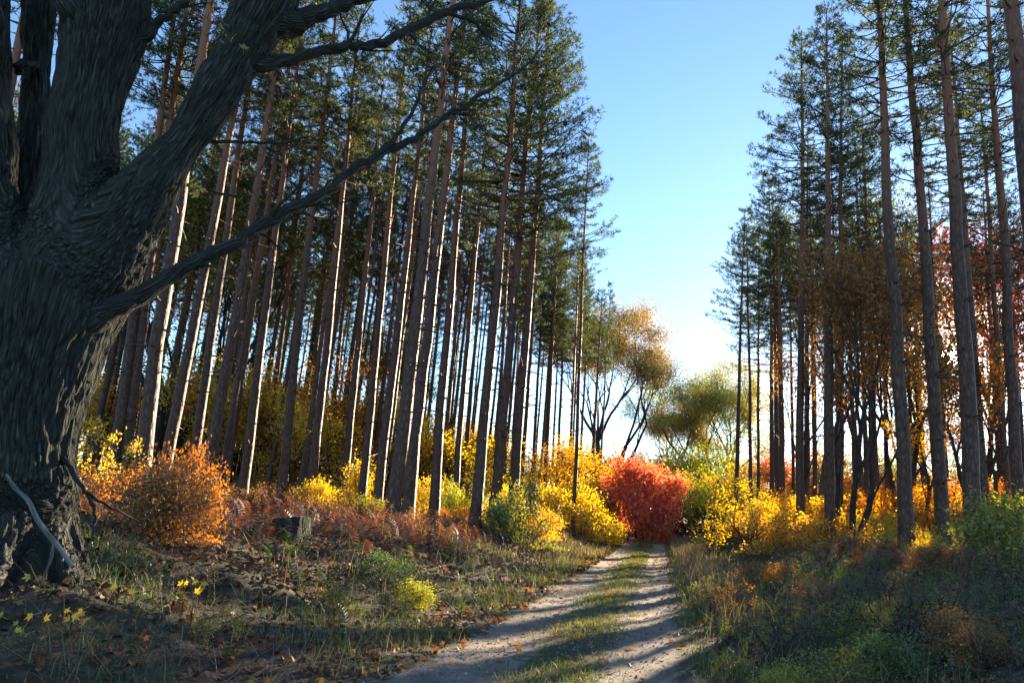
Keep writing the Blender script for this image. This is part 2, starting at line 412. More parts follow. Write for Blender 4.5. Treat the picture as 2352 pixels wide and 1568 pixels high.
def road_mat():
    m, n, l, out = new_mat('packed_sand')
    tc = n.new('ShaderNodeTexCoord')
    def nz(s, d=6):
        q = n.new('ShaderNodeTexNoise'); q.inputs['Scale'].default_value = s; q.inputs['Detail'].default_value = d
        l.new(tc.outputs['Object'], q.inputs['Vector']); return q
    a, b, c = nz(1.6), nz(28), nz(110, 3)
    r1 = ramp_node(n, [(0.17, 0.135, 0.108), (0.25, 0.20, 0.16), (0.33, 0.27, 0.215)], [0.3, 0.5, 0.7]); l.new(a.outputs['Fac'], r1.inputs[0])
    r2 = ramp_node(n, [(0.55, 0.53, 0.52), (1, 1, 1), (1.15, 1.13, 1.1)], [0.3, 0.5, 0.72]); l.new(b.outputs['Fac'], r2.inputs[0])
    mx = n.new('ShaderNodeMixRGB'); mx.blend_type = 'MULTIPLY'; mx.inputs[0].default_value = 0.8
    l.new(r1.outputs[0], mx.inputs[1]); l.new(r2.outputs[0], mx.inputs[2])
    at = n.new('ShaderNodeAttribute'); at.attribute_name = 'grain'
    sx = n.new('ShaderNodeSeparateXYZ'); l.new(at.outputs['Vector'], sx.inputs[0])
    ad = n.new('ShaderNodeMath'); ad.operation = 'ADD'; l.new(sx.outputs['X'], ad.inputs[0])
    nb = n.new('ShaderNodeMath'); nb.operation = 'MULTIPLY_ADD'; nb.inputs[1].default_value = 2.4; nb.inputs[2].default_value = -1.2
    e = nz(5, 8); l.new(e.outputs['Fac'], nb.inputs[0]); l.new(nb.outputs[0], ad.inputs[1])
    rs = n.new('ShaderNodeMapRange'); rs.inputs['From Min'].default_value = 0.35; rs.inputs['From Max'].default_value = 0.75
    l.new(ad.outputs[0], rs.inputs['Value'])
    r3 = ramp_node(n, [(0.045, 0.045, 0.025), (0.09, 0.085, 0.045), (0.15, 0.12, 0.07)], [0.3, 0.5, 0.7]); l.new(b.outputs['Fac'], r3.inputs[0])
    m3 = n.new('ShaderNodeMixRGB'); l.new(rs.outputs[0], m3.inputs[0]); l.new(mx.outputs[0], m3.inputs[1]); l.new(r3.outputs[0], m3.inputs[2])
    p = n.new('ShaderNodeBsdfPrincipled'); p.inputs['Roughness'].default_value = 0.9; p.inputs['Specular IOR Level'].default_value = 0.2
    l.new(m3.outputs[0], p.inputs['Base Color'])
    h = n.new('ShaderNodeMath'); h.operation = 'MULTIPLY_ADD'; h.inputs[1].default_value = 0.4
    l.new(c.outputs['Fac'], h.inputs[0]); l.new(b.outputs['Fac'], h.inputs[2])
    bp = n.new('ShaderNodeBump'); bp.inputs['Distance'].default_value = 0.05; bp.inputs['Strength'].default_value = 0.8
    l.new(h.outputs[0], bp.inputs['Height']); l.new(bp.outputs[0], p.inputs['Normal'])
    l.new(p.outputs[0], out.inputs['Surface'])
    return m
M['ground'] = ground_mat(); M['road'] = road_mat()
m, n_, l_, out_ = new_mat('stone'); p_ = n_.new('ShaderNodeBsdfPrincipled'); p_.inputs['Roughness'].default_value = 0.85
at_ = n_.new('ShaderNodeAttribute'); at_.attribute_name = 'tint'; rp_ = ramp_node(n_, [(0.12, 0.11, 0.10), (0.26, 0.23, 0.2), (0.42, 0.38, 0.34)])
l_.new(at_.outputs['Fac'], rp_.inputs[0]); l_.new(rp_.outputs[0], p_.inputs['Base Color']); l_.new(p_.outputs[0], out_.inputs['Surface'])
M['stone'] = m

# ------------------------------------------------------------------ ground and road
def axis(lo, hi, fine_lo, fine_hi, fine, growth):
    a = list(np.arange(fine_lo, fine_hi + 1e-6, fine)); st_ = fine; v = fine_hi
    while v < hi: st_ *= growth; v += st_; a.append(v)
    st_ = fine; v = fine_lo
    while v > lo: st_ *= growth; v -= st_; a.insert(0, v)
    return np.array(a)

sa = axis(-2600, 2600, -14, 14, 0.16, 1.09); ta = axis(-600, 4000, 0, 30, 0.16, 1.06)
S, T = np.meshgrid(sa, ta); X, Y = xy(S, T)
Z = terrain(X, Y)
cc = S - road_c(T)
Z = Z - 0.05 * (1 - sstep(1.3, 1.75, np.abs(cc))) * (T < 92)   # the sheet dips under the road sheet laid on it
nr, nc = S.shape
g = MB(); i = (np.arange(nr - 1)[:, None] * nc + np.arange(nc - 1)[None, :]).reshape(-1, 1)
g.add(np.stack([X, Y, Z], -1).reshape(-1, 3), i + np.array([[0, 1, nc + 1, nc]]))
tag(link('ground', g.mesh('ground', [M['ground']], True)), 'leaf covered forest floor rising either side of the lane', kind='structure')

tr = np.concatenate([np.arange(-6, 30, 0.12), np.arange(30, 100, 0.4)]); cr_ = np.linspace(-1, 1, 31)
TT, CCn = np.meshgrid(tr, cr_, indexing='ij')
hw = road_h(TT) + 0.25
CC = CCn * hw + 0.10 * np.abs(CCn) ** 3 * wob(TT, CCn * 0 + np.sign(CCn) * 3, 1.3)
X, Y = xy(CC + road_c(TT), TT)
ZZ = terrain(X, Y) + 0.012 - 0.045 * sstep(0.86, 1.0, np.abs(CCn))
nn = MB(); nr, nc = TT.shape; i = (np.arange(nr - 1)[:, None] * nc + np.arange(nc - 1)[None, :]).reshape(-1, 1)
strip = np.maximum(np.exp(-((CC - 0.02) / 0.45) ** 2) * 1.3, sstep(1.15, 1.5, np.abs(CC)) * 1.5)
vec = np.stack([strip, CC, TT], -1).reshape(-1, 3)
nn.add(np.stack([X, Y, ZZ], -1).reshape(-1, 3), i + np.array([[0, 1, nc + 1, nc]]), vec=vec)
tag(link('dirt_road', nn.mesh('dirt_road', [M['road']], True)), 'two track sandy lane with a grassy middle', kind='structure')

# ------------------------------------------------------------------ pine variants
def make_pine(seed, H=24.0, cb=13.5, spread=2.6, r0=0.2, dense=1.0, near=False):
    rng = np.random.default_rng(seed)
    k = 22; zz = np.linspace(-0.3, H, k); u = np.clip(zz / H, 0, 1)
    bx = np.cumsum(rng.normal(0, 0.022, k)); by = np.cumsum(rng.normal(0, 0.022, k)); bx -= bx[0]; by -= by[0]
    bx *= sstep(0, 3, zz); by *= sstep(0, 3, zz)
    P = np.stack([bx, by, zz], 1)
    rad = r0 * (1 - u) ** 0.75 * 0.92 + 0.022 + r0 * 0.25 * np.exp(-np.clip(zz, 0, None) / 0.35)
    tm = MB(); tube(tm, P, rad, 12, rough=0.03, rng=rng)
    at = lambda z: np.array([np.interp(z, zz, bx), np.interp(z, zz, by), z])
    z = 2.2 + rng.uniform(0, 1)
    while z < cb:                             # whorls of dead snags on the bare stem
        for q in range(rng.integers(3, 7)):
            a = rng.uniform(0, 2 * math.pi); L = rng.choice([0.12, 0.2, 0.35, 0.7, 1.1], p=[0.5, 0.25, 0.12, 0.08, 0.05]) * rng.uniform(0.7, 1.3) * (0.6 + 0.8 * z / cb)
            d = np.array([math.cos(a), math.sin(a), rng.uniform(-0.25, 0.35)]); b = at(z + rng.uniform(-0.05, 0.05)); rr = np.interp(z, zz, rad)
            pts = [b + d * rr * 0.6, b + d * (rr + L * 0.5) + [0, 0, rng.uniform(-.05, .05)], b + d * (rr + L) + [0, 0, L * rng.uniform(-0.15, 0.25)]]
            tube(tm, pts, [0.03, 0.02, 0.008], 4, cap=False)
        z += rng.uniform(0.5, 0.95)
    cm = MB(); C, D, TI = [], [], []
    z = cb - 1.2
    while z < H - 0.2:
        uu = (z - cb) / (H - cb)
        prof = spread * (np.clip(1 - uu, 0, 1) ** 0.62) * (0.75 + 0.35 * np.clip(uu + 0.25, 0, 0.5) / 0.5)
        for q in range(rng.integers(4, 7)):
            a = rng.uniform(0, 2 * math.pi); L = max(0.35, prof * rng.uniform(0.55, 1.15))
            el = 0.05 + 0.55 * np.clip(uu, 0, 1) + rng.uniform(-0.15, 0.15)
            d = np.array([math.cos(a) * math.cos(el), math.sin(a) * math.cos(el), math.sin(el)]); b = at(z + rng.uniform(-.06, .06))
            n = 6; w = np.linspace(0, 1, n)
            pts = b + d * (L * w)[:, None] + np.array([0, 0, 1.0]) * (L * 0.22 * w ** 2 - L * 0.06 * w)[:, None] + rng.normal(0, 0.02, (n, 3)) * L * w[:, None]
            tube(cm, pts, 0.008 + 0.012 * L * (1 - w) , 3, mat=0, cap=False)
            live = 1.0 if uu > -0.02 else 0.35
            side = unit(np.cross(d, [0, 0, 1.0]))
            m = max(3, int(L * 5.5))
            for j in range(m):
                f = 0.42 + 0.58 * (j + rng.uniform(0, 1)) / m
                p = np.array([np.interp(f, w, pts[:, c]) for c in range(3)])
                sd = side * (1 if j % 2 else -1)
                td = unit(d * rng.uniform(0.4, 1.0) + sd * rng.uniform(0.4, 1.0) + np.array([0, 0, rng.uniform(-0.05, 0.55)]))
                tl = rng.uniform(0.22, 0.55) * (1.25 - 0.5 * f) * (0.6 + 0.25 * L)
                e = p + td * tl
                tube(cm, [p, e], [0.009, 0.005], 3, mat=0, cap=False)
                if rng.uniform() > live * dense: continue
                cnt = rng.integers(2, 4)
                clump = rng.uniform(0, 1)
                for c in range(cnt):
                    g_ = 1 - c * 0.3
                    C.append(p + (e - p) * g_ + rng.normal(0, 0.03, 3)); D.append(td); TI.append(0.25 + 0.35 * clump + rng.uniform(-0.2, 0.25))
            C.append(pts[-1]); D.append(d); TI.append(0.5)
        z += rng.uniform(0.32, 0.55)
    C = np.array(C); D = np.array(D); TI = np.clip(np.array(TI), 0, 1)
    tufts(cm, C, D, rng, 0.2, 8, 0.034, TI)
    return tm.mesh('pine_trunk', [M['pine_bark']], True), cm.mesh('pine_crown', [M['twig'], M['needles']], 'wood')

PINES = [make_pine(11, H=24, cb=15.5, spread=2.1, dense=0.75), make_pine(12, H=24.5, cb=16.2, spread=1.9, dense=0.7), make_pine(13, H=23.5, cb=15.0, spread=2.1, dense=0.7), make_pine(14, H=25, cb=17.0, spread=1.9, dense=0.75)]
EDGE = [make_pine(21, H=24, cb=12.5, spread=3.1, dense=0.62), make_pine(22, H=24.5, cb=13.0, spread=2.9, dense=0.6)]
AIRY = [make_pine(31, H=24, cb=15.0, spread=2.5, dense=0.62), make_pine(32, H=23, cb=14.6, spread=2.3, dense=0.6), make_pine(33, H=24.5, cb=13.4, spread=2.1, dense=0.6)]

_rz = random.Random(5)
def pine(pos, dirv, dia, variant, label, group, hs=1.0, cs=1.0):
    e = empty('pine_tree', pos, label, 'pine tree', group)
    q = Vector(dirv).normalized().to_track_quat('Z', 'Y')
    e.rotation_mode = 'QUATERNION'
    from mathutils import Quaternion
    e.rotation_quaternion = q @ Quaternion((0, 0, 1), _rz.uniform(0, 6.28))
    t = link('trunk', variant[0], e); k = dia / 0.4; t.scale = (k, k, hs)
    c = link('crown', variant[1], e); c.scale = (cs, cs, hs)
    return e

placed = []
def pine_px(bx, by, tx, ty, w, dia, variant, label, group, hs=1.0, cs=1.0, d=None):
    d = d or dia * F / w
    v = ray(bx, by); a = math.atan2(v[0], v[1])
    x, y = d * math.sin(a), d * math.cos(a); z = float(terrain(x, y))
    base = np.array([x, y, z]); vt = ray(tx, ty)
    # a point on the upper ray in the tree's own plane facing the camera
    nrm = np.array([math.sin(a), math.cos(a), 0]); top = np.array([0, 0, CAM_Z]) + vt * (d / np.dot(vt, nrm))
    dv = top - base; dv /= np.linalg.norm(dv)
    placed.append((x, y))
    return pine(base, dv, dia, variant, label, group, hs, cs)

GL, GR = 'red pines of the left stand', 'red pines of the right stand'
left_pines = [
 (-165,1110,38,100,25,.40,0,'sunlit pine seen in the narrow gap between the two leftmost leaders of the old tree'),
 (215,1090,290,740,12,.34,1,'thin pine nearest the old dark trunk, half hidden by it'),
 (248,1135,318,640,23,.40,2,'bright edged pine just right of the old tree, behind the foot of the bough'),
 (282,1115,342,690,23,.40,0,'dull brown pine between two brighter stems at the foot of the orange shrub'),
 (332,1060,388,651,32,.46,1,'thick grey brown pine rising left of the orange shrub'),
 (383,1055,466,612,25,.42,2,'sunlit pine rising straight behind the orange shrub'),
 (446,1060,508,628,21,.38,3,'grey pine between the two brightest stems behind the orange shrub'),
 (478,1065,550,612,26,.42,0,'brightest cream edged pine, just right of the orange shrub top'),
 (522,1075,560,749,14,.34,1,'narrow pine tucked right of the brightest sunlit stem'),
 (562,1105,622,644,21,.38,2,'dark stemmed pine with gold leaves showing on its left'),
 (600,1112,655,700,13,.32,3,'narrow pine with gold leaves showing on its right'),
 (646,1135,706,612,21,.38,0,'sunlit reddish pine left of the stump'),
 (690,1135,735,700,12,.32,1,'narrow dark pine directly behind the stump'),
 (714,1160,768,612,20,.37,2,'tall sunlit pine just right of the stump crossed by the long bough'),
 (742,1145,785,700,12,.32,0,'narrow pine against glowing orange leaves right of the stump'),
 (785,1172,838,612,18,.39,1,'pine with a yellow sapling glowing at its right foot'),
 (826,1190,880,640,19,.36,3,'dark pine with a sharp white sunlit edge left of the big pair'),
 (866,1168,925,640,22,.39,2,'reddish pine close behind the left one of the big pair'),
 (896,1216,1022,100,34,.47,0,'stoutest dark pine, left one of the big pair in front of the stand'),
 (934,1211,1045,250,29,.44,2,'stout dark pine, right one of the big pair in front of the stand'),
 (997,1176,1060,400,24,.42,1,'reddish pine right of the big pair with a sunlit edge'),
 (1043,1184,1108,400,15,.34,3,'slim lit pine halfway between the big pair and the two leaning dark pines'),
 (1092,1200,1178,220,27,.43,4,'dark leaning pine, left one of two near the verge'),
 (1130,1206,1225,200,24,.41,5,'dark leaning pine, right one of two near the verge'),
 (1178,1165,1250,250,24,.42,4,'dark pine whose foot is hidden by the dull green brush'),
 (1222,1150,1252,560,9,.30,5,'thin pine rising behind the dull green brush'),
 (1252,1145,1278,600,9,.30,0,'thin pine with yellow leaves glowing on both sides left of the yellow shrub'),
 (1278,1142,1300,640,8,.28,5,'thin pine standing over the yellow shrub left shoulder'),
 (1318,1186,1338,640,10,.25,1,'thin pine rising in front of the bright yellow shrub'),
]
right_pines = [
 (1688,1209,1703,760,10,.32,0,'leftmost pine of the right stand, at the bend of the lane'),
 (1727,1229,1716,700,9,.30,1,'thin pine rising from the brown brush at the left end of the right stand'),
 (1742,1205,1742,700,8,.28,2,'very thin pine close behind the brown brush of the right stand'),
 (1774,1209,1766,600,11,.32,0,'pine with lime green leaves lit on its left foot'),
 (1790,1200,1783,700,9,.30,1,'thin pine with yellow leaves lit on its right foot'),
 (1823,1200,1815,600,8,.28,2,'thin pine just left of the tall open crowned one'),
 (1838,1270,1841,250,18,.36,0,'tall open crowned pine at the left front of the right stand'),
 (1857,1180,1855,700,8,.28,1,'thin far pine just right of the tall open crowned one'),
 (1873,1180,1870,700,9,.30,2,'thin far pine against the white sky left of the double pine'),
 (1906,1249,1900,250,21,.38,1,'purple grey pine, left one of the double pine by the black maple'),
 (1926,1225,1935,250,17,.36,2,'purple grey pine, right one of the double pine by the black maple'),
 (2018,1192,1985,250,14,.34,0,'slim pine between the forked black maple and the first thick pine'),
 (2083,1254,2022,0,29,.42,1,'leftmost of the three thick pines at the right front'),
 (2170,1259,2083,0,27,.42,2,'middle one of the three thick pines, with a pale scar low on its stem'),
 (2239,1268,2168,0,32,.44,0,'rightmost of the three thick pines, beside the sun'),
 (2262,1150,2205,400,19,.38,1,'reddish pine standing behind the pine beside the sun'),
 (2316,1150,2262,400,14,.34,2,'slim backlit pine between the reddish one and the picture edge'),
 (2344,1180,2270,100,23,.40,1,'dark backlit pine near the right picture edge'),
 (2440,1295,2318,0,44,.46,0,'large near pine cut off by the top right corner'),
]
VL = PINES + EDGE
for (bx, by, tx, ty, w, dia, v, lab) in left_pines:
    pine_px(bx, by, tx, ty, w, dia, VL[v], lab, GL)
for (bx, by, tx, ty, w, dia, v, lab) in right_pines:
    pine_px(bx, by, tx, ty, w, dia, AIRY[v], lab, GR, cs=1.0)

rf = np.random.default_rng(77)
# the stems that stand in sunlit aisles of the stand: nothing is planted in the aisle toward the sun
LIT = [placed[i] for i in (2, 4, 5, 6, 7, 9, 11, 13, 15, 16, 17, 20, 21, 26)]
SV = (math.sin(SUN_AZ), math.cos(SUN_AZ))
def in_aisle(x, y, extra=0.0):
    for (a, b) in LIT:
        D = (x - a) * SV[0] + (y - b) * SV[1]; c = abs((x - a) * SV[1] - (y - b) * SV[0])
        if D > 0.5 and c < (0.55 if D < 33 else 1.3 if D < 60 else 0.6) + extra: return True
    return False
def fill(n, smin, smax, tmin, tmax, mind, ok, variants, label, group, hs=(0.92, 1.05)):
    cnt = 0; tries = 0
    while cnt < n and tries < 20000:
        tries += 1
        s = rf.uniform(smin, smax); t = rf.uniform(tmin, tmax)
        if not ok(s, t): continue
        x, y = xy(s, t)
        if min((x - a) ** 2 + (y - b) ** 2 for a, b in placed) < mind ** 2: continue
        if in_aisle(x, y): continue
        az = math.degrees(math.atan2(x, y))
        if az < -40 or az > 42 or abs(az - math.degrees(SUN_AZ)) < 0.8: continue
        placed.append((x, y)); cnt += 1
        dv = (rf.normal(0, 0.012), rf.normal(0, 0.012), 1)
        pine((x, y, float(terrain(x, y)) - 0.05), dv, rf.uniform(0.2, 0.38), variants[rf.integers(len(variants))], label, group, rf.uniform(*hs), rf.uniform(0.62, 0.85))
    return cnt
a1 = fill(150, -44, -7.5, 29, 66, 1.9, lambda s, t: not (s > -14 and t < 30), PINES, 'slender straight pine in the crowded background of the left stand', GL)
a2 = fill(9, -10.5, -5.5, 40, 66, 1.8, lambda s, t: True, PINES, 'slender straight pine in the crowded background of the left stand', GL, (0.85, 0.98))
a3 = fill(15, 6.5, 20, 36, 60, 2.3, lambda s, t: s < 7 + (t - 30) * 0.45, AIRY, 'slim straight pine in the thin background of the right stand', GR, (0.85, 1.0))
a4 = fill(8, 14, 40, 30, 52, 3.2, lambda s, t: s > 10, AIRY, 'slim straight pine in the thin background of the right stand', GR, (0.85, 1.0))
print('FILL', a1, a2, a3, a4)

# ------------------------------------------------------------------ broadleaf trees and shrubs
def grow(rng, mb, p, d, L, r, lev, maxlev, tips, prm, sides):
    n = 5 if lev < maxlev else 3
    pts = [p]; rad = [r]; dd = d.copy()
    for i in range(n):
        dd = unit(dd + rng.normal(0, prm['wob'], 3) + np.array([0, 0, prm['up'] * (1 if lev > 0 else 0.3)]))
        pts.append(pts[-1] + dd * L / n); rad.append(r * (1 - (1 - prm['taper']) * (i + 1) / n))
    tube(mb, pts, rad, max(3, sides - lev), cap=False)
    pts = np.array(pts)
    if lev >= maxlev:
        for f in (0.35, 0.7, 1.0):
            tips.append(pts[0] + (pts[-1] - pts[0]) * f)
        return
    kids = prm['kids'][min(lev, len(prm['kids']) - 1)]
    for j in range(kids):
        f = 1.0 if j < 2 else rng.uniform(prm['low'], 0.95)
        i0 = f * n; b = np.array([np.interp(i0, range(n + 1), pts[:, c]) for c in range(3)])
        az = rng.uniform(0, 2 * math.pi); side = unit(np.cross(dd, [math.cos(az), math.sin(az), 0.3]))
        sp = prm['spread'] * rng.uniform(0.6, 1.3)
        nd = unit(dd * math.cos(sp) + side * math.sin(sp))
        grow(rng, mb, b, nd, L * prm['ratio'] * rng.uniform(0.75, 1.2), max(0.008, r * prm['taper'] * rng.uniform(0.6, 0.85)), lev + 1, maxlev, tips, prm, sides)

def make_broad(seed, stems, L0, r0, maxlev, prm, leaf, per, sig, wood, flat=0.3):
    rng = np.random.default_rng(seed); mb = MB(); tips = []
    for (off, d) in stems:
        grow(rng, mb, np.array([off[0], off[1], -0.2]), unit(np.array(d, float)), L0, r0, 0, maxlev, tips, prm, 8)
    tips = np.array(tips)
    lb = MB(); k = len(tips)
    C = np.repeat(tips, per, 0) + rng.normal(0, sig, (k * per, 3)) * [1, 1, 0.6]
    C[:, 2] = np.maximum(C[:, 2], 0.05)
    ct = np.repeat(rng.uniform(0, 1, k), per)
    leaf_quads(lb, C, leaf, rng, np.clip(0.55 * ct + 0.5 * rng.uniform(0, 1, k * per), 0, 1), flat=flat)
    return mb.mesh('limbs', [M[wood]], True), lb.mesh('leaves', [M['yellow']]), float(tips[:, 2].max())

P_TALL = dict(wob=0.10, up=0.10, taper=0.62, kids=[3, 3, 3, 3, 3], low=0.45, spread=0.5, ratio=0.68)
P_WIDE = dict(wob=0.14, up=0.06, taper=0.6, kids=[4, 3, 3, 3], low=0.35, spread=0.75, ratio=0.66)
P_UP = dict(wob=0.13, up=0.16, taper=0.6, kids=[4, 3, 3, 3], low=0.3, spread=0.5, ratio=0.66)
P_DOME = dict(wob=0.26, up=0.10, taper=0.6, kids=[5, 4, 4], low=0.12, spread=0.8, ratio=0.66)
P_BUSH = dict(wob=0.24, up=0.07, taper=0.55, kids=[4, 3, 3], low=0.15, spread=0.8, ratio=0.66)
V3 = [((-.25, 0), (-.28, .05, 1)), ((.05, .1), (-.05, .1, 1)), ((.3, 0), (.2, -.05, 1))]
BROAD = {
 'up': make_broad(107, [((0, 0), (.1, 0, 1)), ((.15, .1), (-.25, .1, 1))], 4.2, 0.13, 5, P_UP, 0.14, 4, 0.34, 'dark_bark'),
 'up_b': make_broad(108, [((0, 0), (-.1, .1, 1))], 4.0, 0.12, 5, P_UP, 0.14, 4, 0.34, 'dark_bark'),
 'dome': make_broad(109, [((0, 0), (.2, 0, 1)), ((0, 0), (-.25, .1, 1)), ((0, 0), (0, -.3, 1))], 1.7, 0.07, 3, P_DOME, 0.15, 17, 0.30, 'dark_bark'),
 'tall': make_broad(101, V3, 5.8, 0.24, 5, P_TALL, 0.135, 19, 0.50, 'dark_bark'),
 'tall_sparse': make_broad(102, [((0, 0), (.05, 0, 1))], 6.5, 0.2, 5, P_TALL, 0.13, 16, 0.40, 'grey_bark'),
 'wide': make_broad(103, [((0, 0), (.1, 0, 1)), ((.2, .1), (-.5, .1, 1))], 4.6, 0.2, 5, P_WIDE, 0.12, 11, 0.50, 'dark_bark'),
 'wide_b': make_broad(104, [((0, 0), (0, .1, 1)), ((.1, 0), (.4, .2, 1))], 4.2, 0.17, 5, P_WIDE, 0.11, 11, 0.30, 'dark_bark'),
 'low': make_broad(105, [((0, 0), (.3, 0, 1)), ((0, 0), (-.4, .2, 1)), ((0, 0), (0, -.4, 1))], 2.0, 0.08, 4, P_WIDE, 0.12, 7, 0.32, 'dark_bark'),
 'low_b': make_broad(106, [((0, 0), (.1, .3, 1)), ((0, 0), (-.2, -.3, 1)), ((.1, 0), (.5, 0, 1))], 2.1, 0.08, 4, P_WIDE, 0.12, 7, 0.36, 'dark_bark'),
}
BUSH = [make_broad(201 + i, [((rr * math.cos(a) * .2, rr * math.sin(a) * .2), (math.cos(a) * rr, math.sin(a) * rr, 1)) for a, rr in zip(np.arange(6) * 1.05 + i, [0.5, 0.3, 0.6, 0.2, 0.7, 0.4])],
                   0.75, 0.018, 3, P_BUSH, 0.08, 6, 0.17, 'grey_bark') for i in range(4)]
SPRAY = [make_broad(221 + i, [((0, 0), (math.cos(a) * .3, math.sin(a) * .3, 1)) for a in (0.4 + i, 2.6 + i, 4.4 + i)], 1.1, 0.02, 3, P_BUSH, 0.09, 5, 0.10, 'grey_bark') for i in range(2)]

_ra = random.Random(9)
def broad(kind, x, y, h, mat, label, cat='tree', group=None, name='broadleaf_tree', z=None, parts=('trunk', 'crown'), wide=1.0, rot=None):
    me = kind
    e = empty(name, (x, y, float(terrain(x, y)) if z is None else z), label, cat, group)
    k = h / me[2]
    e.rotation_euler = (0, 0, _ra.uniform(0, 6.28) if rot is None else rot)
    a = link(parts[0], me[0], e); b = link(parts[1], me[1], e)
    a.scale = b.scale = (k * wide, k * wide, k)
    b.material_slots[0].link = 'OBJECT'; b.material_slots[0].material = M[mat]
    return e

def at_px(px, d, py=1200):
    v = ray(px, py); a = math.atan2(v[0], v[1]); return d * math.sin(a), d * math.cos(a)

# trees one can tell apart
x, y = at_px(1385, 100); broad(BROAD['tall'], x, y, 31, 'bronze', 'tall multi stemmed tree with bronze and green crown left of the lane end', name='broadleaf_tree', rot=0.3, wide=1.0)
x, y = at_px(1468, 58); broad(BROAD['dome'], x, y, 5.9, 'red', 'round glowing red maple at the end of the lane', name='maple_tree', wide=0.68)
x, y = at_px(1408, 74); broad(BROAD['dome'], x, y, 6.6, 'orange', 'orange red maple peeping over the left shoulder of the red one', name='maple_tree')
x, y = at_px(1640, 112); broad(BROAD['tall_sparse'], x, y, 24, 'pale_olive', 'thin crowned tree with curved bare limbs arching over the lane end', wide=1.1)
for (px, d, h, mt, lab) in [(1535, 104, 11, 'olive', 'dense olive tree low in the back of the sky gap above the red maple'), (1600, 100, 12, 'lime', 'dense lime tree low behind the thin crowned arching tree'),
                        (1655, 98, 12.5, 'olive', 'dense olive tree low behind the leftmost right hand pine'), (1480, 108, 9.5, 'green', 'distant green tree peeping over the round red maple')]:
    x, y = at_px(px, d); broad(BROAD['low' if px % 2 else 'low_b'], x, y, h, mt, lab, wide=0.9)
x, y = at_px(1545, 130); broad(BROAD['tall'], x, y, 22, 'bronze', 'bronze green tree at the back of the sky gap, left of the pale olive one')
x, y = at_px(1590, 126); broad(BROAD['wide'], x, y, 27, 'pale_olive', 'pale olive tree at the back of the sky gap')
x, y = at_px(1668, 128); broad(BROAD['tall'], x, y, 28, 'pale_olive', 'green crowned tree just left of the first right hand pines')
x, y = at_px(1650, 64); broad(BROAD['low'], x, y, 5.6, 'lime', 'lime yellow sapling with layered leaves right of the lane end')
x, y = at_px(1590, 60); broad(BROAD['low_b'], x, y, 4.6, 'lime', 'yellow green young tree just right of the red maple', wide=1.1)
x, y = at_px(1680, 72); broad(BROAD['low'], x, y, 6.2, 'gold', 'golden young tree behind the first right hand pines')
x, y = at_px(1962, 29); broad(BROAD['up'], x, y, 12.0, 'rust', 'forked black stemmed maple with rusty brown crown behind the double pine', name='maple_tree', rot=1.0, wide=0.85)
x, y = at_px(1930, 33); broad(BROAD['up_b'], x, y, 13.0, 'rust', 'black stemmed maple hard against the double pine', name='maple_tree', wide=0.8)
x, y = at_px(2068, 36); broad(BROAD['up'], x, y, 14.5, 'rust', 'maple with a limb arching left behind the leftmost thick pine', name='maple_tree', rot=2.2, wide=0.9)
x, y = at_px(2062, 41); broad(BROAD['up_b'], x, y, 15.0, 'orange', 'maple leaning right between the leftmost and middle thick pines', name='maple_tree', wide=0.9)
x, y = at_px(2266, 50); broad(BROAD['up'], x, y, 20.5, 'wine', 'tall red crowned maple behind the pine beside the sun', name='maple_tree', wide=0.8)
x, y = at_px(2335, 46); broad(BROAD['up_b'], x, y, 18.5, 'wine', 'red and orange maple against the right picture edge', name='maple_tree', wide=0.8)
x, y = at_px(2190, 38); broad(BROAD['up_b'], x, y, 9.2, 'rust', 'small rusty maple below the sun between two thick pines', name='maple_tree')
x, y = at_px(2275, 33); broad(BROAD['up'], x, y, 8.6, 'rust', 'small rusty maple right of the pine beside the sun', name='maple_tree', wide=1.1)
x, y = at_px(2128, 35); broad(BROAD['up_b'], x, y, 8.8, 'gold', 'small golden brown maple between the leftmost and middle thick pines', name='maple_tree', wide=1.1)
x, y = at_px(1842, 40); broad(BROAD['up_b'], x, y, 14.5, 'rust', 'brown crowned maple right behind the tall open crowned pine', name='maple_tree', wide=0.75)
x, y = at_px(1875, 44); broad(BROAD['tall_sparse'], x, y, 19, 'olive', 'tall bronze topped tree behind the tall open crowned pine', wide=0.6)
x, y = at_px(1990, 52); broad(BROAD['tall_sparse'], x, y, 21, 'olive', 'airy pale green tree showing above the rusty maples', wide=0.7)
x, y = at_px(345, 42); broad(BROAD['wide'], x, y, 19, 'olive', 'yellow green tree in the gap between the middle leader and the leaning limb')
x, y = at_px(110, 40); broad(BROAD['tall_sparse'], x, y, 20, 'olive', 'yellow green tree glimpsed between the upright leaders of the old tree')
x, y = at_px(840, 58); broad(BROAD['tall'], x, y, 14, 'olive', 'dark limbed tree showing deep among the left pines')

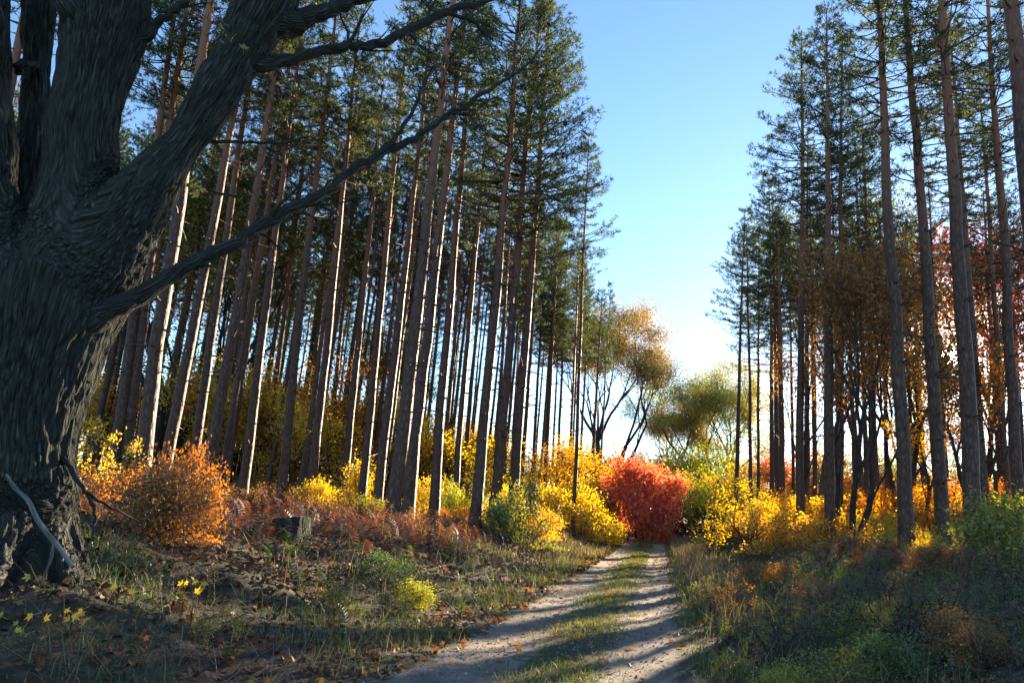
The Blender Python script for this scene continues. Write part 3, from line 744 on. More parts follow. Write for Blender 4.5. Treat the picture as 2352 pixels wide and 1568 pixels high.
for (px, d, h, mt, lab) in [(742, 44, 8.5, 'orange', 'tall glowing orange tree right of the stump seen between two pine stems'), (600, 43, 7.5, 'gold', 'glowing golden tree above the right side of the orange shrub'),
                        (508, 41, 7.0, 'yellow', 'glowing yellow tree in the gap right of the brightest cream edged pine'), (820, 47, 7.5, 'lime', 'lime yellow tree left of the white edged pine'),
                        (655, 39, 5.5, 'yellow', 'bright yellow tree low behind the reddish pine left of the stump'), (978, 46, 6.5, 'yellow', 'bright yellow tree seen just right of the big pine pair')]:
    x, y = at_px(px, d); broad(BROAD['low' if px % 4 else 'low_b'], x, y, h, mt, lab, wide=0.8)
SHORT = {}
for (q, lst) in ((0, left_pines), (1, right_pines)):
    for r_ in lst: SHORT[r_[7]] = r_
KEYS = [  # landmark stems, by picture position, and how to call them
 (250, 'the bright edged pine beside the old tree'), (335, 'the thick grey brown pine'), (400, 'the sunlit pine behind the orange shrub'),
 (485, 'the brightest cream edged pine'), (570, 'the dark stem beside gold leaves'), (650, 'the reddish pine left of the stump'), (720, 'the tall sunlit pine right of the stump'),
 (790, 'the stem with the yellow sapling'), (850, 'the white edged pine left of the big pair'), (915, 'the big pine pair'), (1000, 'the reddish pine right of the big pair'),
 (1095, 'the left leaning dark pine'), (1135, 'the right leaning dark pine'), (1180, 'the dull green brush'), (1250, 'the thin stems by the lane'), (1325, 'the brilliant yellow shrub'),
 (1400, 'the tall multi stemmed tree'), (1465, 'the round red maple'), (1540, 'the dark spruces'), (1600, 'the lane end'), (1690, 'the leftmost right hand pine'), (1770, 'the pine with lime leaves at its foot'),
 (1838, 'the tall open crowned pine'), (1908, 'the double pine'), (1962, 'the forked black maple'), (2018, 'the slim pine'), (2083, 'the leftmost thick pine'), (2170, 'the middle thick pine'),
 (2235, 'the thick pine beside the sun'), (2320, 'the backlit pines at the right edge'), (2440, 'the near pine in the right corner')]
KAZ = [(math.atan2(at_px(k, 30)[0], at_px(k, 30)[1]), n) for k, n in KEYS]
USED = set()
CN = dict(yellow='yellow', gold='golden', orange='orange', olive='olive', lime='lime green', green='green', red='red', rust='rusty', brown='brown', bronze='bronze', pale_olive='pale olive', wine='wine red')
def near_label(x, y, h, mat, label, noun='tree'):
    a = math.atan2(x, y); d = math.hypot(x, y); k = min(KAZ, key=lambda q: abs(q[0] - a))
    side = 'left of' if a < k[0] - 0.006 else 'right of' if a > k[0] + 0.006 else 'behind'
    dist = 'far ' if d > 62 else ''
    for size in ('', 'tall ' if h > (6 if noun == 'tree' else 1.2) else 'low ', 'leafy ', 'bushy ', 'rounded ', 'spreading ', 'thin '):
        L = f"{size}{CN[mat]} {noun} {dist}{'off ' if dist else ''}{'just ' if side != 'behind' else ''}{side} {k[1]}"
        if L not in USED: break
    USED.add(L); return L
# golden wood behind and between the pines
def band(n, pxs, d0, d1, h0, h1, mats, kinds, label, group, zfun=None):
    for i in range(n):
        px = pxs[0] + (pxs[1] - pxs[0]) * (i + _ra.random()) / n
        d = _ra.uniform(d0, d1); x, y = at_px(px, d)
        s, t = st(x, y)
        if abs(s - float(road_c(t))) < 3.5: continue
        mt = _ra.choice(mats); hh = _ra.uniform(h0, h1)
        broad(BROAD[_ra.choice(kinds)], x, y, hh, mt, near_label(x, y, hh, mt, label), 'tree', group, wide=_ra.uniform(0.9, 1.3))
band(14, (60, 1000), 46, 58, 5.5, 8.5, ['yellow', 'gold', 'gold', 'yellow', 'orange', 'yellow'], ['low', 'low_b'], 'small golden or lime tree glowing among the left pine stems', 'young trees glowing among the left pines')
band(14, (60, 1150), 78, 110, 7, 11, ['yellow', 'gold', 'olive', 'gold', 'yellow'], ['wide', 'wide_b', 'tall'], 'larger green or olive tree far behind the left pines', 'far trees behind the left pines')
band(8, (1000, 1345), 52, 78, 4.5, 6.5, ['gold', 'yellow', 'orange'], ['low', 'low_b'], 'orange gold tree seen between the thin pines left of the lane end', 'young gold trees by the lane end')
band(18, (1690, 2400), 78, 98, 7.5, 10.5, ['orange', 'gold', 'red', 'olive', 'orange'], ['low', 'low_b'], 'low orange or red tree along the far edge behind the right pines', 'low bright trees behind the right pines')
band(9, (1700, 2450), 34, 54, 2.4, 3.6, ['gold', 'bronze', 'rust', 'orange', 'yellow'], ['low', 'low_b'], 'young golden tree standing among the right pine stems', 'young golden trees among the right pines')
band(10, (1340, 1760), 110, 150, 9, 12, ['olive', 'green', 'gold'], ['wide', 'wide_b'], 'distant hazy tree closing the view beyond the lane', 'distant trees beyond the lane')

# shrubs
def shrub(px, d, h, mat, label, wide=1.0, kinds=BUSH, group=None, name='shrub'):
    x, y = at_px(px, d)
    return broad(kinds[_ra.randrange(len(kinds))], x, y, h, mat, label, 'shrub', group, name, parts=('stem', 'foliage'), wide=wide, z=float(terrain(x, y)) - 0.03)
shrub(392, 10.2, 1.2, 'orange', 'dense rusty orange shrub right of the old tree, its left half', 0.42)
shrub(440, 10.4, 1.05, 'orange', 'dense rusty orange shrub right of the old tree, its lower right half', 0.5)
shrub(350, 9.6, 0.95, 'rust', 'low olive brown shrub between the old tree and the orange shrub', 0.9)
shrub(1335, 43, 3.3, 'yellow', 'brilliant yellow shrub at the left verge of the lane', 0.6)
shrub(1372, 43.5, 1.8, 'yellow', 'low yellow shrub spilling from the brilliant one toward the lane', 0.75)
shrub(1285, 41, 2.4, 'yellow', 'yellow and green shrub left of the brilliant yellow one', 0.8)
shrub(1240, 32, 1.4, 'gold', 'small gold brown shrub left of the verge grass', 1.0)
shrub(1155, 32, 2.0, 'yellow', 'narrow yellow shrub glowing right of the leaning dark pines', 0.5)
shrub(1105, 34, 1.5, 'lime', 'low lime shrub between the two leaning dark pines', 0.7)
shrub(1020, 33, 1.9, 'lime', 'lime green shrub right of the big pine pair', 0.6)
shrub(970, 34, 2.1, 'yellow', 'yellow shrub showing just right of the big pine pair', 0.5)
shrub(805, 33, 2.4, 'yellow', 'yellow sapling glowing between dark stems left of the big pair', 0.45)
shrub(195, 17, 1.9, 'yellow', 'yellow leaved sapling at the right edge of the old trunk', 0.6, SPRAY)
shrub(240, 15, 1.0, 'orange', 'low orange shrub beside the foot of the old tree', 1.0)
for i, (px, d, h, m_) in enumerate([(1765, 46, 1.9, 'lime'), (1795, 48, 2.0, 'yellow'), (1880, 33, 1.5, 'gold'), (1950, 33, 1.3, 'gold'), (2010, 31, 1.3, 'yellow'), (2052, 32, 1.4, 'yellow'),
                                    (2125, 33, 1.8, 'gold'), (2143, 24.5, 0.7, 'lime'), (2195, 33, 2.0, 'orange'), (2250, 34, 1.9, 'orange'), (2290, 30, 2.0, 'lime'), (2345, 20, 1.7, 'olive'),
                                    (2128, 22, 0.6, 'yellow'), (1985, 38, 2.4, 'orange'), (2095, 37, 2.6, 'gold'), (1915, 40, 2.4, 'yellow'), (1845, 38, 1.8, 'orange'), (2378, 15, 1.2, 'olive')]):
    labs = ['lime green shrub lit from behind at the left end of the right stand', 'yellow shrub lit from behind beside the lime green one',
            'gold shrub between the tall open crowned pine and the double pine', 'gold shrub at the foot of the double pine', 'gold brown shrub between the forked maple and the slim pine',
            'yellow shrub at the left foot of the leftmost thick pine', 'gold shrub between the leftmost and middle thick pines', 'small lime shrub close to the leftmost thick pine',
            'orange shrub between the middle and rightmost thick pines', 'orange shrub behind the pine beside the sun', 'lime shrub right of the pine beside the sun',
            'olive leaved shrub reaching in at the right picture edge', 'tiny yellow sapling lit in front of the leftmost thick pine', 'tall orange shrub behind the slim pine',
            'tall gold shrub far behind the gap of the first two thick pines', 'tall gold shrub behind the double pine', 'orange shrub far behind the tall open crowned pine', 'dull olive shrub nearest the viewer at the right picture edge']
    shrub(px, d, h, m_, labs[i], 1.0)
DEAD = make_broad(231, [((0, 0), (math.cos(a) * .35, math.sin(a) * .35, 1)) for a in (0.2, 1.5, 2.7, 3.9, 5.2)], 0.75, 0.012, 3, P_BUSH, 0.028, 3, 0.05, 'dark_bark')
for (px, d, h, m_, kd, lab) in [
    (1782, 9.6, 0.95, 'brown', DEAD, 'dark dead bush with upright twigs right of the lane grass'),
    (2105, 10.5, 0.85, 'brown', DEAD, 'dark twiggy dead bush in the middle of the right bank'),
    (2300, 12.5, 0.8, 'brown', DEAD, 'dark dead bush under the thick pine beside the sun'),
    (1690, 15, 0.8, 'rust', SPRAY[0], 'brown leaved seedling standing in the pale verge grass'),
    (1650, 17, 0.7, 'olive', SPRAY[1], 'yellow brown seedling at the top of the right verge'),
    (1810, 8.2, 0.42, 'lime', BUSH[0], 'low yellow green plant at the bottom right of the lane'),
    (1900, 8.6, 0.45, 'olive', BUSH[1], 'low olive plant beside the yellow green one at the bottom right'),
    (2010, 9.0, 0.5, 'green', BUSH[2], 'low green plant at the bottom of the right bank'),
    (1960, 11.5, 0.55, 'olive', BUSH[3], 'olive knee high shrub in the middle of the right bank'),
    (2190, 10, 0.5, 'rust', BUSH[0], 'rusty knee high shrub low on the right bank'),
    (2260, 9, 0.42, 'rust', BUSH[2], 'rust brown knee high shrub near the lower right corner'),
    (1870, 14.5, 0.6, 'brown', SPRAY[1], 'brown shrub on the crest of the right bank before the double pine'),
    (2040, 15.5, 0.6, 'brown', SPRAY[0], 'thin brown shrub on the crest of the right bank before the slim pine'),
    (2150, 16, 0.6, 'rust', BUSH[2], 'rusty shrub on the crest of the right bank before the thick pines'),
    (1760, 19, 0.7, 'rust', BUSH[0], 'rust coloured shrub at the left end of the right bank crest'),
    (905, 12.5, 0.5, 'green', BUSH[1], 'low green shrub in front of the big pine pair'),
    (960, 11.5, 0.42, 'lime', BUSH[2], 'small yellow green plant on the left bank below the big pine pair'),
    (800, 9.5, 0.35, 'olive', BUSH[3], 'small olive plant in the middle of the left bank'),
    (545, 7.0, 0.34, 'olive', SPRAY[1], 'thin yellow green seedling on the dark leaf litter'),
]:
    x, y = at_px(px, d)
    broad(kd, x, y, h, m_, lab, 'shrub', None, 'shrub', parts=('stem', 'foliage'), wide=1.1, z=float(terrain(x, y)) - 0.02)
gs = 'low shrubs scattered through both stands'
for i in range(34):
    px = _ra.uniform(620, 1240) if i % 2 else _ra.uniform(1700, 2352)
    d = _ra.uniform(27, 50)
    x, y = at_px(px, d); s, t = st(x, y)
    if abs(s + 1) < 3.5: continue
    hh = _ra.uniform(0.7, 1.7); mt = _ra.choice(['gold', 'yellow', 'lime', 'rust', 'orange', 'gold'])
    shrub(px, d, hh, mt, near_label(x, y, hh, mt, '', 'shrub'), 1.1, BUSH, gs)

# conifers: young pine and dark spruces
def make_spruce(seed, H=5.0, spread=1.5, base=0.15):
    rng = np.random.default_rng(seed); tm = MB(); tube(tm, [(0, 0, -.1), (0.02, 0, H * .5), (0, 0, H)], [0.07, 0.045, 0.01], 8)
    cm = MB(); C, D = [], []
    z = base
    while z < H:
        u = z / H; prof = spread * (1 - u) ** 0.85 + 0.05
        for q in range(8):
            a = rng.uniform(0, 6.28); L = prof * rng.uniform(0.7, 1.1); d = np.array([math.cos(a), math.sin(a), rng.uniform(-0.1, 0.3)])
            tube(cm, [np.array([0, 0, z]), np.array([0, 0, z]) + d * L], [0.012, 0.004], 3, cap=False)
            k = max(2, int(L / 0.09))
            for j in range(k):
                f = (j + 1) / k; sd = np.array([-d[1], d[0], 0]) * rng.uniform(-1, 1) * 0.28 * L
                C.append(np.array([0, 0, z]) + d * L * f + sd * f * (1.2 - f)); D.append(unit(d + sd * 0.8))
        z += 0.16
    C = np.array(C); D = np.array(D); tufts(cm, C, D, rng, 0.15, 7, 0.03, rng.uniform(0, 1, len(C)))
    return tm.mesh('spruce_trunk', [M['dark_bark']], True), cm.mesh('spruce_crown', [M['twig'], M['spruce'] if H > 4 else M['needles']], 'wood')
SP = make_spruce(3); 
def spruce(px, d, k, me, label, name, kw=1.0):
    x, y = at_px(px, d); e = empty(name, (x, y, float(terrain(x, y))), label, 'conifer')
    a = link('trunk', me[0], e); b = link('crown', me[1], e); a.scale = b.scale = (k * kw, k * kw, k)
spruce(1600, 66, 1.15, SP, 'dark green spruce at the right side of the lane end', 'spruce_tree', 1.25)
spruce(1556, 62, 0.85, SP, 'dark spruce in deep shade behind the lane end', 'spruce_tree', 1.3)
spruce(1520, 76, 0.9, SP, 'farthest dark spruce, hidden low behind the red maple', 'spruce_tree', 1.3)
spruce(1648, 70, 0.95, SP, 'dark spruce against the first right hand pine stems', 'spruce_tree', 1.2)
shrub(1205, 27, 2.3, 'olive', 'dull green brush standing at the left verge before the thin stems', 0.6)
shrub(1165, 26, 1.5, 'green', 'lower dull green brush left of the taller one at the left verge', 0.7)

# ------------------------------------------------------------------ the old tree
def px_path(rows, sub=4):                     # (px, py, distance, width px)
    P = []; r = []
    for (a, b, d, w) in rows:
        p = Q(a, b, d); P.append(p); ax = -(M3.T @ (p - np.array([0, 0, CAM_Z])))[2]; r.append(w * 0.5 * ax / F)
    return smooth_path(P, r, sub)
D0 = 7.4
limbs = [
 [(25, 1440, D0, 420), (35, 1330, D0, 330), (42, 1250, D0, 240), (50, 1150, D0, 222), (52, 1050, D0, 228), (60, 930, D0, 250), (82, 820, D0, 285), (105, 720, D0, 310), (122, 640, D0, 300)],
 [(60, 700, D0, 230), (0, 600, 7.5, 190), (-28, 430, 7.6, 125), (-38, 250, 7.7, 125), (-50, 60, 7.8, 120), (-60, -160, 7.9, 112), (-70, -400, 8.0, 100)],
 [(95, 700, D0, 230), (72, 560, 7.8, 150), (72, 430, 8.0, 95), (77, 300, 8.1, 72), (82, 150, 8.2, 66), (90, -40, 8.2, 64), (95, -300, 8.3, 60)],
 [(140, 720, D0, 260), (165, 580, 7.35, 210), (178, 450, 7.35, 165), (190, 300, 7.35, 150), (222, 150, 7.35, 155), (245, 20, 7.35, 185), (262, -160, 7.4, 190), (280, -400, 7.5, 170)],
 [(150, 740, D0, 220), (205, 625, 7.25, 215), (275, 520, 7.15, 175), (345, 432, 7.05, 122), (418, 335, 7.0, 92), (473, 252, 6.95, 92), (527, 165, 6.9, 104), (574, 78, 6.88, 124), (618, -20, 6.85, 140), (650, -160, 6.8, 130), (720, -400, 6.8, 110)],
 # root flares
 [(60, 1180, D0 - .1, 150), (120, 1270, 7.1, 90), (160, 1350, 6.9, 60)],
 [(20, 1180, D0 - .2, 150), (-20, 1290, 6.9, 110), (-60, 1350, 6.6, 60)],
 [(90, 1150, D0, 130), (145, 1225, 7.3, 76), (190, 1310, 7.2, 50)],
]
raw = MB(); samples = []
for rows in limbs:
    P, r = px_path(rows)
    tube(raw, P, r, 20)
    # close the lower end so that the remesh sees a solid
    tube(raw, np.array([P[0] + (P[0] - P[1]) * 0.05, P[0]]), [0.001, r[0]], 20, cap=False)
    T_ = np.gradient(P, axis=0); al = np.concatenate([[0], np.cumsum(np.linalg.norm(np.diff(P, axis=0), axis=1))])
    for a_, b_, c_, e_ in zip(P, unit(T_), al, r): samples.append((a_, b_, c_, e_))
tmp = bpy.data.objects.new('old_tree_raw', raw.mesh('old_tree_raw', []))
COL.objects.link(tmp)
md = tmp.modifiers.new('r', 'REMESH'); md.mode = 'VOXEL'; md.voxel_size = 0.020; md.use_smooth_shade = True
ms = tmp.modifiers.new('s', 'SMOOTH'); ms.factor = 0.6; ms.iterations = 8
dg = bpy.context.evaluated_depsgraph_get()
me = bpy.data.meshes.new_from_object(tmp.evaluated_get(dg))
bpy.data.objects.remove(tmp)
nv = len(me.vertices); co = np.empty(nv * 3); me.vertices.foreach_get('co', co); co = co.reshape(-1, 3)
no = np.empty(nv * 3); me.vertices.foreach_get('normal', no); no = no.reshape(-1, 3)
sp_ = np.array([q[0] for q in samples]); sd_ = np.array([q[1] for q in samples]); sa_ = np.array([q[2] for q in samples]); sr_ = np.array([q[3] for q in samples])
grain = np.empty((nv, 3))
for b0 in range(0, nv, 4000):
    c = co[b0:b0 + 4000]
    dist = np.linalg.norm(c[:, None] - sp_[None], axis=2) - sr_[None] * 0.9
    # blend the nearest few centre-line samples for a smooth frame
    w = np.exp(-(dist - dist.min(1, keepdims=True)) / 0.06); w /= w.sum(1, keepdims=True)
    cp = w @ sp_; dr = unit(w @ sd_)
    along = w @ sa_ + np.einsum('ij,ij->i', c - cp, dr)
    lat = (c - cp) - dr * np.einsum('ij,ij->i', c - cp, dr)[:, None]
    e1 = unit(np.cross(dr, np.array([0.35, 1.0, 0.0]))); e2 = np.cross(dr, e1)
    grain[b0:b0 + 4000] = np.stack([np.einsum('ij,ij->i', lat, e1), np.einsum('ij,ij->i', lat, e2), along], 1)
disp = np.empty(nv)
for i in range(nv):
    gx, gy, gz = grain[i]
    v = Vector((gx * 20, gy * 20, gz * 1.2)); w_ = noise.noise(Vector((gx * 4, gy * 4, gz * 2.2)))
    a_ = 1 - abs(noise.noise(v + Vector((w_ * 1.2, w_, 0)))) * 2.2
    b_ = noise.noise(Vector((gx * 40, gy * 40, gz * 5)))
    lump = noise.noise(Vector(tuple(co[i] * 1.7)))
    disp[i] = -0.036 * max(0, a_) ** 2 + 0.010 * b_ + 0.05 * lump
co2 = co + no * disp[:, None]
me.vertices.foreach_set('co', co2.ravel())
ga = me.attributes.new('grain', 'FLOAT_VECTOR', 'POINT'); ga.data.foreach_set('vector', grain.astype(np.float32).ravel())
me.materials.clear(); me.materials.append(M['old_bark']); me.update()
bpos = Q(55, 1240, D0); bpos[2] = float(terrain(bpos[0], bpos[1]))
print('OLDTREE verts', nv, 'base', bpos)
old = empty('old_maple_tree', bpos, 'massive dark old tree with several leaders filling the left of the picture', 'tree')
def put(me_or_mb, name, mat='old_bark', parent=old):
    m_ = me_or_mb.mesh(name, [M[mat]], True) if isinstance(me_or_mb, MB) else me_or_mb
    o = link(name, m_, parent); o.location = -Vector(bpos); return o
me.name = 'trunk'; put(me, 'trunk')
def branch(rows, sub=5, parent=old, name='branch', mat='old_bark', kink=0.012, label=None, twigs=0, seed=0, sides=9):
    P, r = px_path(rows, sub); rng = np.random.default_rng(len(P) * 7 + seed)
    P = P + rng.normal(0, kink, P.shape) * np.minimum(1, r[:, None] / 0.03)
    b = MB(); tube(b, P, r, sides, rough=0.06, rng=rng)
    for j in range(twigs * 3):
        i0 = rng.integers(len(P) // 3, len(P) - 1); d = unit(unit(P[i0] - P[i0 - 1]) * 0.8 + rng.normal(0, 0.5, 3)); L = rng.uniform(0.15, 0.9)
        q = [P[i0]]
        for _ in range(4): d = unit(d + rng.normal(0, 0.2, 3) + [0, 0, 0.08]); q.append(q[-1] + d * L / 4)
        tube(b, q, np.linspace(max(0.004, r[i0] * 0.35), 0.002, 5), 4, cap=False)
    o = put(b, name, mat, parent)
    if label: o['label'] = label
    return o
branch([(130, 790, 7.2, 110), (190, 750, 7.1, 84), (262, 708, 7.0, 56), (350, 662, 6.95, 40), (440, 606, 6.9, 35), (530, 560, 6.9, 31), (600, 520, 6.95, 28), (680, 476, 7.0, 25), (750, 438, 7.05, 22), (820, 386, 7.1, 20),
        (880, 350, 7.15, 18), (950, 320, 7.2, 15), (1010, 277, 7.3, 13), (1080, 237, 7.4, 11), (1150, 190, 7.5, 8), (1210, 150, 7.6, 6), (1246, 105, 7.7, 3)], twigs=6, label='longest bough reaching far right across the pines', seed=1)
branch([(870, 355, 7.14, 13), (905, 320, 7.15, 11), (935, 275, 7.2, 9), (960, 228, 7.25, 8), (980, 180, 7.3, 6), (1004, 148, 7.3, 3)], twigs=3, seed=2)
branch([(1000, 285, 7.28, 9), (1030, 262, 7.3, 7), (1075, 262, 7.3, 5), (1120, 240, 7.4, 3)], twigs=2, seed=12)
branch([(540, 150, 6.9, 60), (600, 153, 6.88, 32), (660, 138, 6.85, 26), (730, 118, 6.85, 24), (800, 108, 6.85, 22), (870, 102, 6.9, 21), (935, 72, 6.95, 21), (1005, 36, 7.0, 19), (1090, 8, 7.1, 15), (1200, -25, 7.2, 9)], twigs=4, seed=3)
branch([(1020, 32, 7.0, 10), (1080, 45, 7.0, 8), (1110, 75, 7.1, 6), (1135, 95, 7.1, 3)], twigs=2, seed=4)
branch([(590, 40, 6.85, 110), (655, 52, 6.82, 66), (710, 36, 6.8, 46), (775, 16, 6.8, 32), (860, -14, 6.8, 26), (960, -60, 6.8, 18)], seed=5)
branch([(262, 190, 7.3, 44), (292, 130, 7.2, 30), (338, 78, 7.1, 22), (385, 38, 7.0, 19), (430, -8, 7.0, 15), (500, -70, 7.0, 9)], seed=6, twigs=2)
branch([(180, 60, 7.3, 80), (165, 20, 7.2, 60), (140, -40, 7.2, 50), (110, -140, 7.2, 40)], seed=16)
branch([(40, 165, 7.9, 20), (50, 150, 7.8, 16), (80, 148, 8.0, 16)], seed=17)
branch([(485, 325, 7.0, 9), (560, 325, 6.9, 7), (640, 331, 6.9, 6), (695, 318, 6.9, 5), (728, 307, 6.9, 3)], seed=7, twigs=2, sides=6)
branch([(430, 425, 7.0, 8), (485, 440, 6.9, 6), (545, 450, 6.9, 4), (580, 452, 6.9, 2)], seed=8, sides=6)
branch([(440, 612, 6.9, 14), (465, 605, 6.85, 12), (490, 614, 6.8, 6)], seed=9)
branch([(140, 1050, 7.2, 16), (178, 1098, 7.0, 12), (208, 1145, 6.9, 10), (219, 1190, 6.8, 8), (212, 1240, 6.7, 4)], seed=10, sides=6, label='dead curved branch drooping from the trunk foot')
branch([(200, 1132, 6.9, 8), (245, 1160, 6.9, 6), (300, 1188, 7.0, 4), (330, 1202, 7.0, 2)], seed=11, sides=6)
# bark burl and the pale streak on the middle leader
# pale fallen stick leaning at the trunk
P, r = px_path([(14, 1088, 6.3, 7), (34, 1120, 6.3, 10), (64, 1148, 6.25, 11), (82, 1185, 6.2, 11), (106, 1222, 6.15, 11), (132, 1252, 6.1, 12), (168, 1302, 6.0, 9)], 4)
P[:, 2] = np.maximum(P[:, 2], terrain(P[:, 0], P[:, 1]) + 0.01)
b = MB(); tube(b, P, r, 7, rough=0.08, rng=np.random.default_rng(3))
q0 = P[-6]; tube(b, [q0, q0 + [0.02, -.03, -.12], q0 + [0.0, -.05, -.26]], [0.012, 0.01, 0.004], 5)
tag(link('fallen_branch', b.mesh('fallen_branch', [M['pale_wood']], True)), 'pale bare stick leaning against the foot of the old tree', 'branch')

# ------------------------------------------------------------------ maple leaf sprigs in front
def maple_leaf_shape():
    a = [(-90, .12), (-60, .42), (-38, .30), (-20, .62), (-8, .36), (25, .70), (38, .80), (52, .45), (72, .52), (90, 1.0), (108, .52), (128, .45), (142, .80), (155, .70), (188, .36), (200, .62), (218, .30), (240, .42)]
    return np.array([(r_ * math.cos(R(t_)), r_ * math.sin(R(t_)), 0.0) for t_, r_ in a])
LS = maple_leaf_shape()
def sprig(pos, h, nleaf, size, mat, label, seed, spread=0.25, hang=False):
    rng = np.random.default_rng(seed)
    e = empty('maple_sprig' if hang else 'maple_seedling', pos, label, 'twig' if hang else 'seedling')
    st_ = MB(); tip = np.array([rng.normal(0, .05), rng.normal(0, .05), h]); tube(st_, [(0, 0, 0), tip * 0.5 + [0.02, 0, 0], tip], [0.006, 0.004, 0.002], 5)
    link('stem', st_.mesh('stem', [M['dark_bark']], True), e)
    for j in range(nleaf):
        b = MB(); s = size * rng.uniform(0.7, 1.2); c = tip * rng.uniform(0.45, 1.05) + rng.normal(0, spread, 3) * [1, 1, 0.45]
        n = unit(np.array([rng.normal(0, .5), -0.7 + rng.normal(0, .4), rng.uniform(0.1, 1.0)])); u = unit(np.cross(n, rng.normal(0, 1, 3))); w = np.cross(n, u)
        V = LS * s * 0.5; rr = np.linalg.norm(V, axis=1, keepdims=True); V = V[:, :1] * u + V[:, 1:2] * w - n * rr ** 2 * 1.2 / max(s, .01) * 0.3
        V = np.vstack([V, [[0, 0, 0]]]); k = len(LS)
        b.add(V, [[q, (q + 1) % k, k] for q in range(k)], rng.uniform(0, 1))
        tube(b, [-w * s * .06, -w * s * 0.6 - n * .02], [0.002, 0.002], 3, cap=False)
        o = link('leaf', b.mesh('leaf', [M[mat]]), e, c)
def gpx(px, py):                              # where the ray through a pixel meets the terrain
    v = ray(px, py); lo, hi = 0.5, 60
    for _ in range(60):
        m_ = (lo + hi) / 2; p = np.array([0, 0, CAM_Z]) + v * m_
        if p[2] > terrain(p[0], p[1]): lo = m_
        else: hi = m_
    return np.array([0, 0, CAM_Z]) + v * lo
sprig(gpx(437, 1440), 0.38, 9, 0.10, 'yellow', 'small maple seedling with yellow leaves on the bank left of the grass', 41, 0.06)
sprig(gpx(155, 1460), 0.16, 9, 0.09, 'yellow', 'maple seedling with drooping yellow leaves above the green moss', 42, 0.10)
sprig(gpx(60, 1500), 0.16, 8, 0.09, 'lime', 'maple seedling with yellow green leaves in the lower left corner', 43, 0.10)
sprig(gpx(105, 1380), 0.20, 8, 0.085, 'olive', 'dull green maple seedling on the leaf litter by the old tree', 44, 0.12)
sprig(gpx(305, 1400), 0.12, 5, 0.11, 'olive', 'small olive leaved seedling in the middle of the leaf litter', 45, 0.10)
sprig(gpx(150, 1240), 0.40, 12, 0.10, 'orange', 'sprig of orange leaves across the foot of the old tree', 46, 0.22)
sprig(gpx(20, 1250), 0.38, 10, 0.10, 'gold', 'sprig of dull gold leaves at the left edge by the old trunk', 47, 0.18)
sprig(Q(436, 440, 6.6), 0.10, 7, 0.13, 'yellow', 'yellow leaf cluster hanging beside the leaning limb', 48, 0.05, True)
sprig(Q(515, 85, 6.2), 0.08, 7, 0.12, 'olive', 'dull green leaf cluster on the leaning limb near the top', 49, 0.10, True)
sprig(Q(520, -10, 6.2), 0.08, 6, 0.12, 'yellow', 'yellow leaf cluster at the very top by the leaning limb', 50, 0.07, True)
sprig(gpx(300, 1500), 0.1, 4, 0.10, 'orange', 'low orange leaved seedling in the green moss', 51, 0.08)

# ------------------------------------------------------------------ stump
sx_, sy_ = at_px(668, 13.6, 1215); sz_ = float(terrain(sx_, sy_))
stump = empty('tree_stump', (sx_, sy_, sz_ - 0.08), 'cut mossy tree stump with a pale sawn top among the brown ferns', 'stump')
rng = np.random.default_rng(8); b = MB(); k = 22; lv = [(-0.1, .50), (0.02, .42), (0.12, .34), (0.25, .31), (0.36, .30)]
V = []
lob = 1 + 0.12 * np.sin(np.arange(k) * 2 * math.pi / k * 5 + 1) + rng.normal(0, .03, k)
for (z, r_) in lv:
    for j in range(k):
        a = j * 2 * math.pi / k; q = r_ * (1 + (lob[j] - 1) * (1.6 if z < 0.1 else 1)); V.append((q * math.cos(a), q * math.sin(a), z + (0.05 * math.cos(a + 0.5) if z > .3 else 0)))
b.add(V, [[l * k + j, l * k + (j + 1) % k, (l + 1) * k + (j + 1) % k, (l + 1) * k + j] for l in range(len(lv) - 1) for j in range(k)], vec=np.array(V))
link('bark', b.mesh('bark', [M['old_bark']], True), stump)
b = MB(); top = np.array(V[-k:]) * [0.97, 0.97, 1] + [0, 0, 0.006]; V2 = np.vstack([top, top * [0.96, 0.96, 1] + [0, 0, .008], [[0, 0, 0.375]]])
b.add(V2, [[j, (j + 1) % k, k + (j + 1) % k, k + j] for j in range(k)], vec=V2); b.add(V2[k:], [[j, (j + 1) % k, k] for j in range(k)], vec=V2[k:])
link('sawn_top', b.mesh('sawn_top', [M['pale_wood']]), stump)

# ------------------------------------------------------------------ ground cover (stuff)
rg = np.random.default_rng(2024)
def scatter(n, smin, smax, tmin, tmax, power=1.0):
    """more points near the camera"""
    s = rg.uniform(smin, smax, n); t = tmin + (tmax - tmin) * rg.uniform(0, 1, n) ** power
    return s, t
def patch(s, t, k, a):
    return 0.5 + 0.35 * wob(s, t, k, a)
def to3(s, t):
    X, Y = xy(s, t); return X, Y, terrain(X, Y)
def in_view(X, Y, m=46):
    a = np.degrees(np.arctan2(X, Y)); return np.abs(a) < m

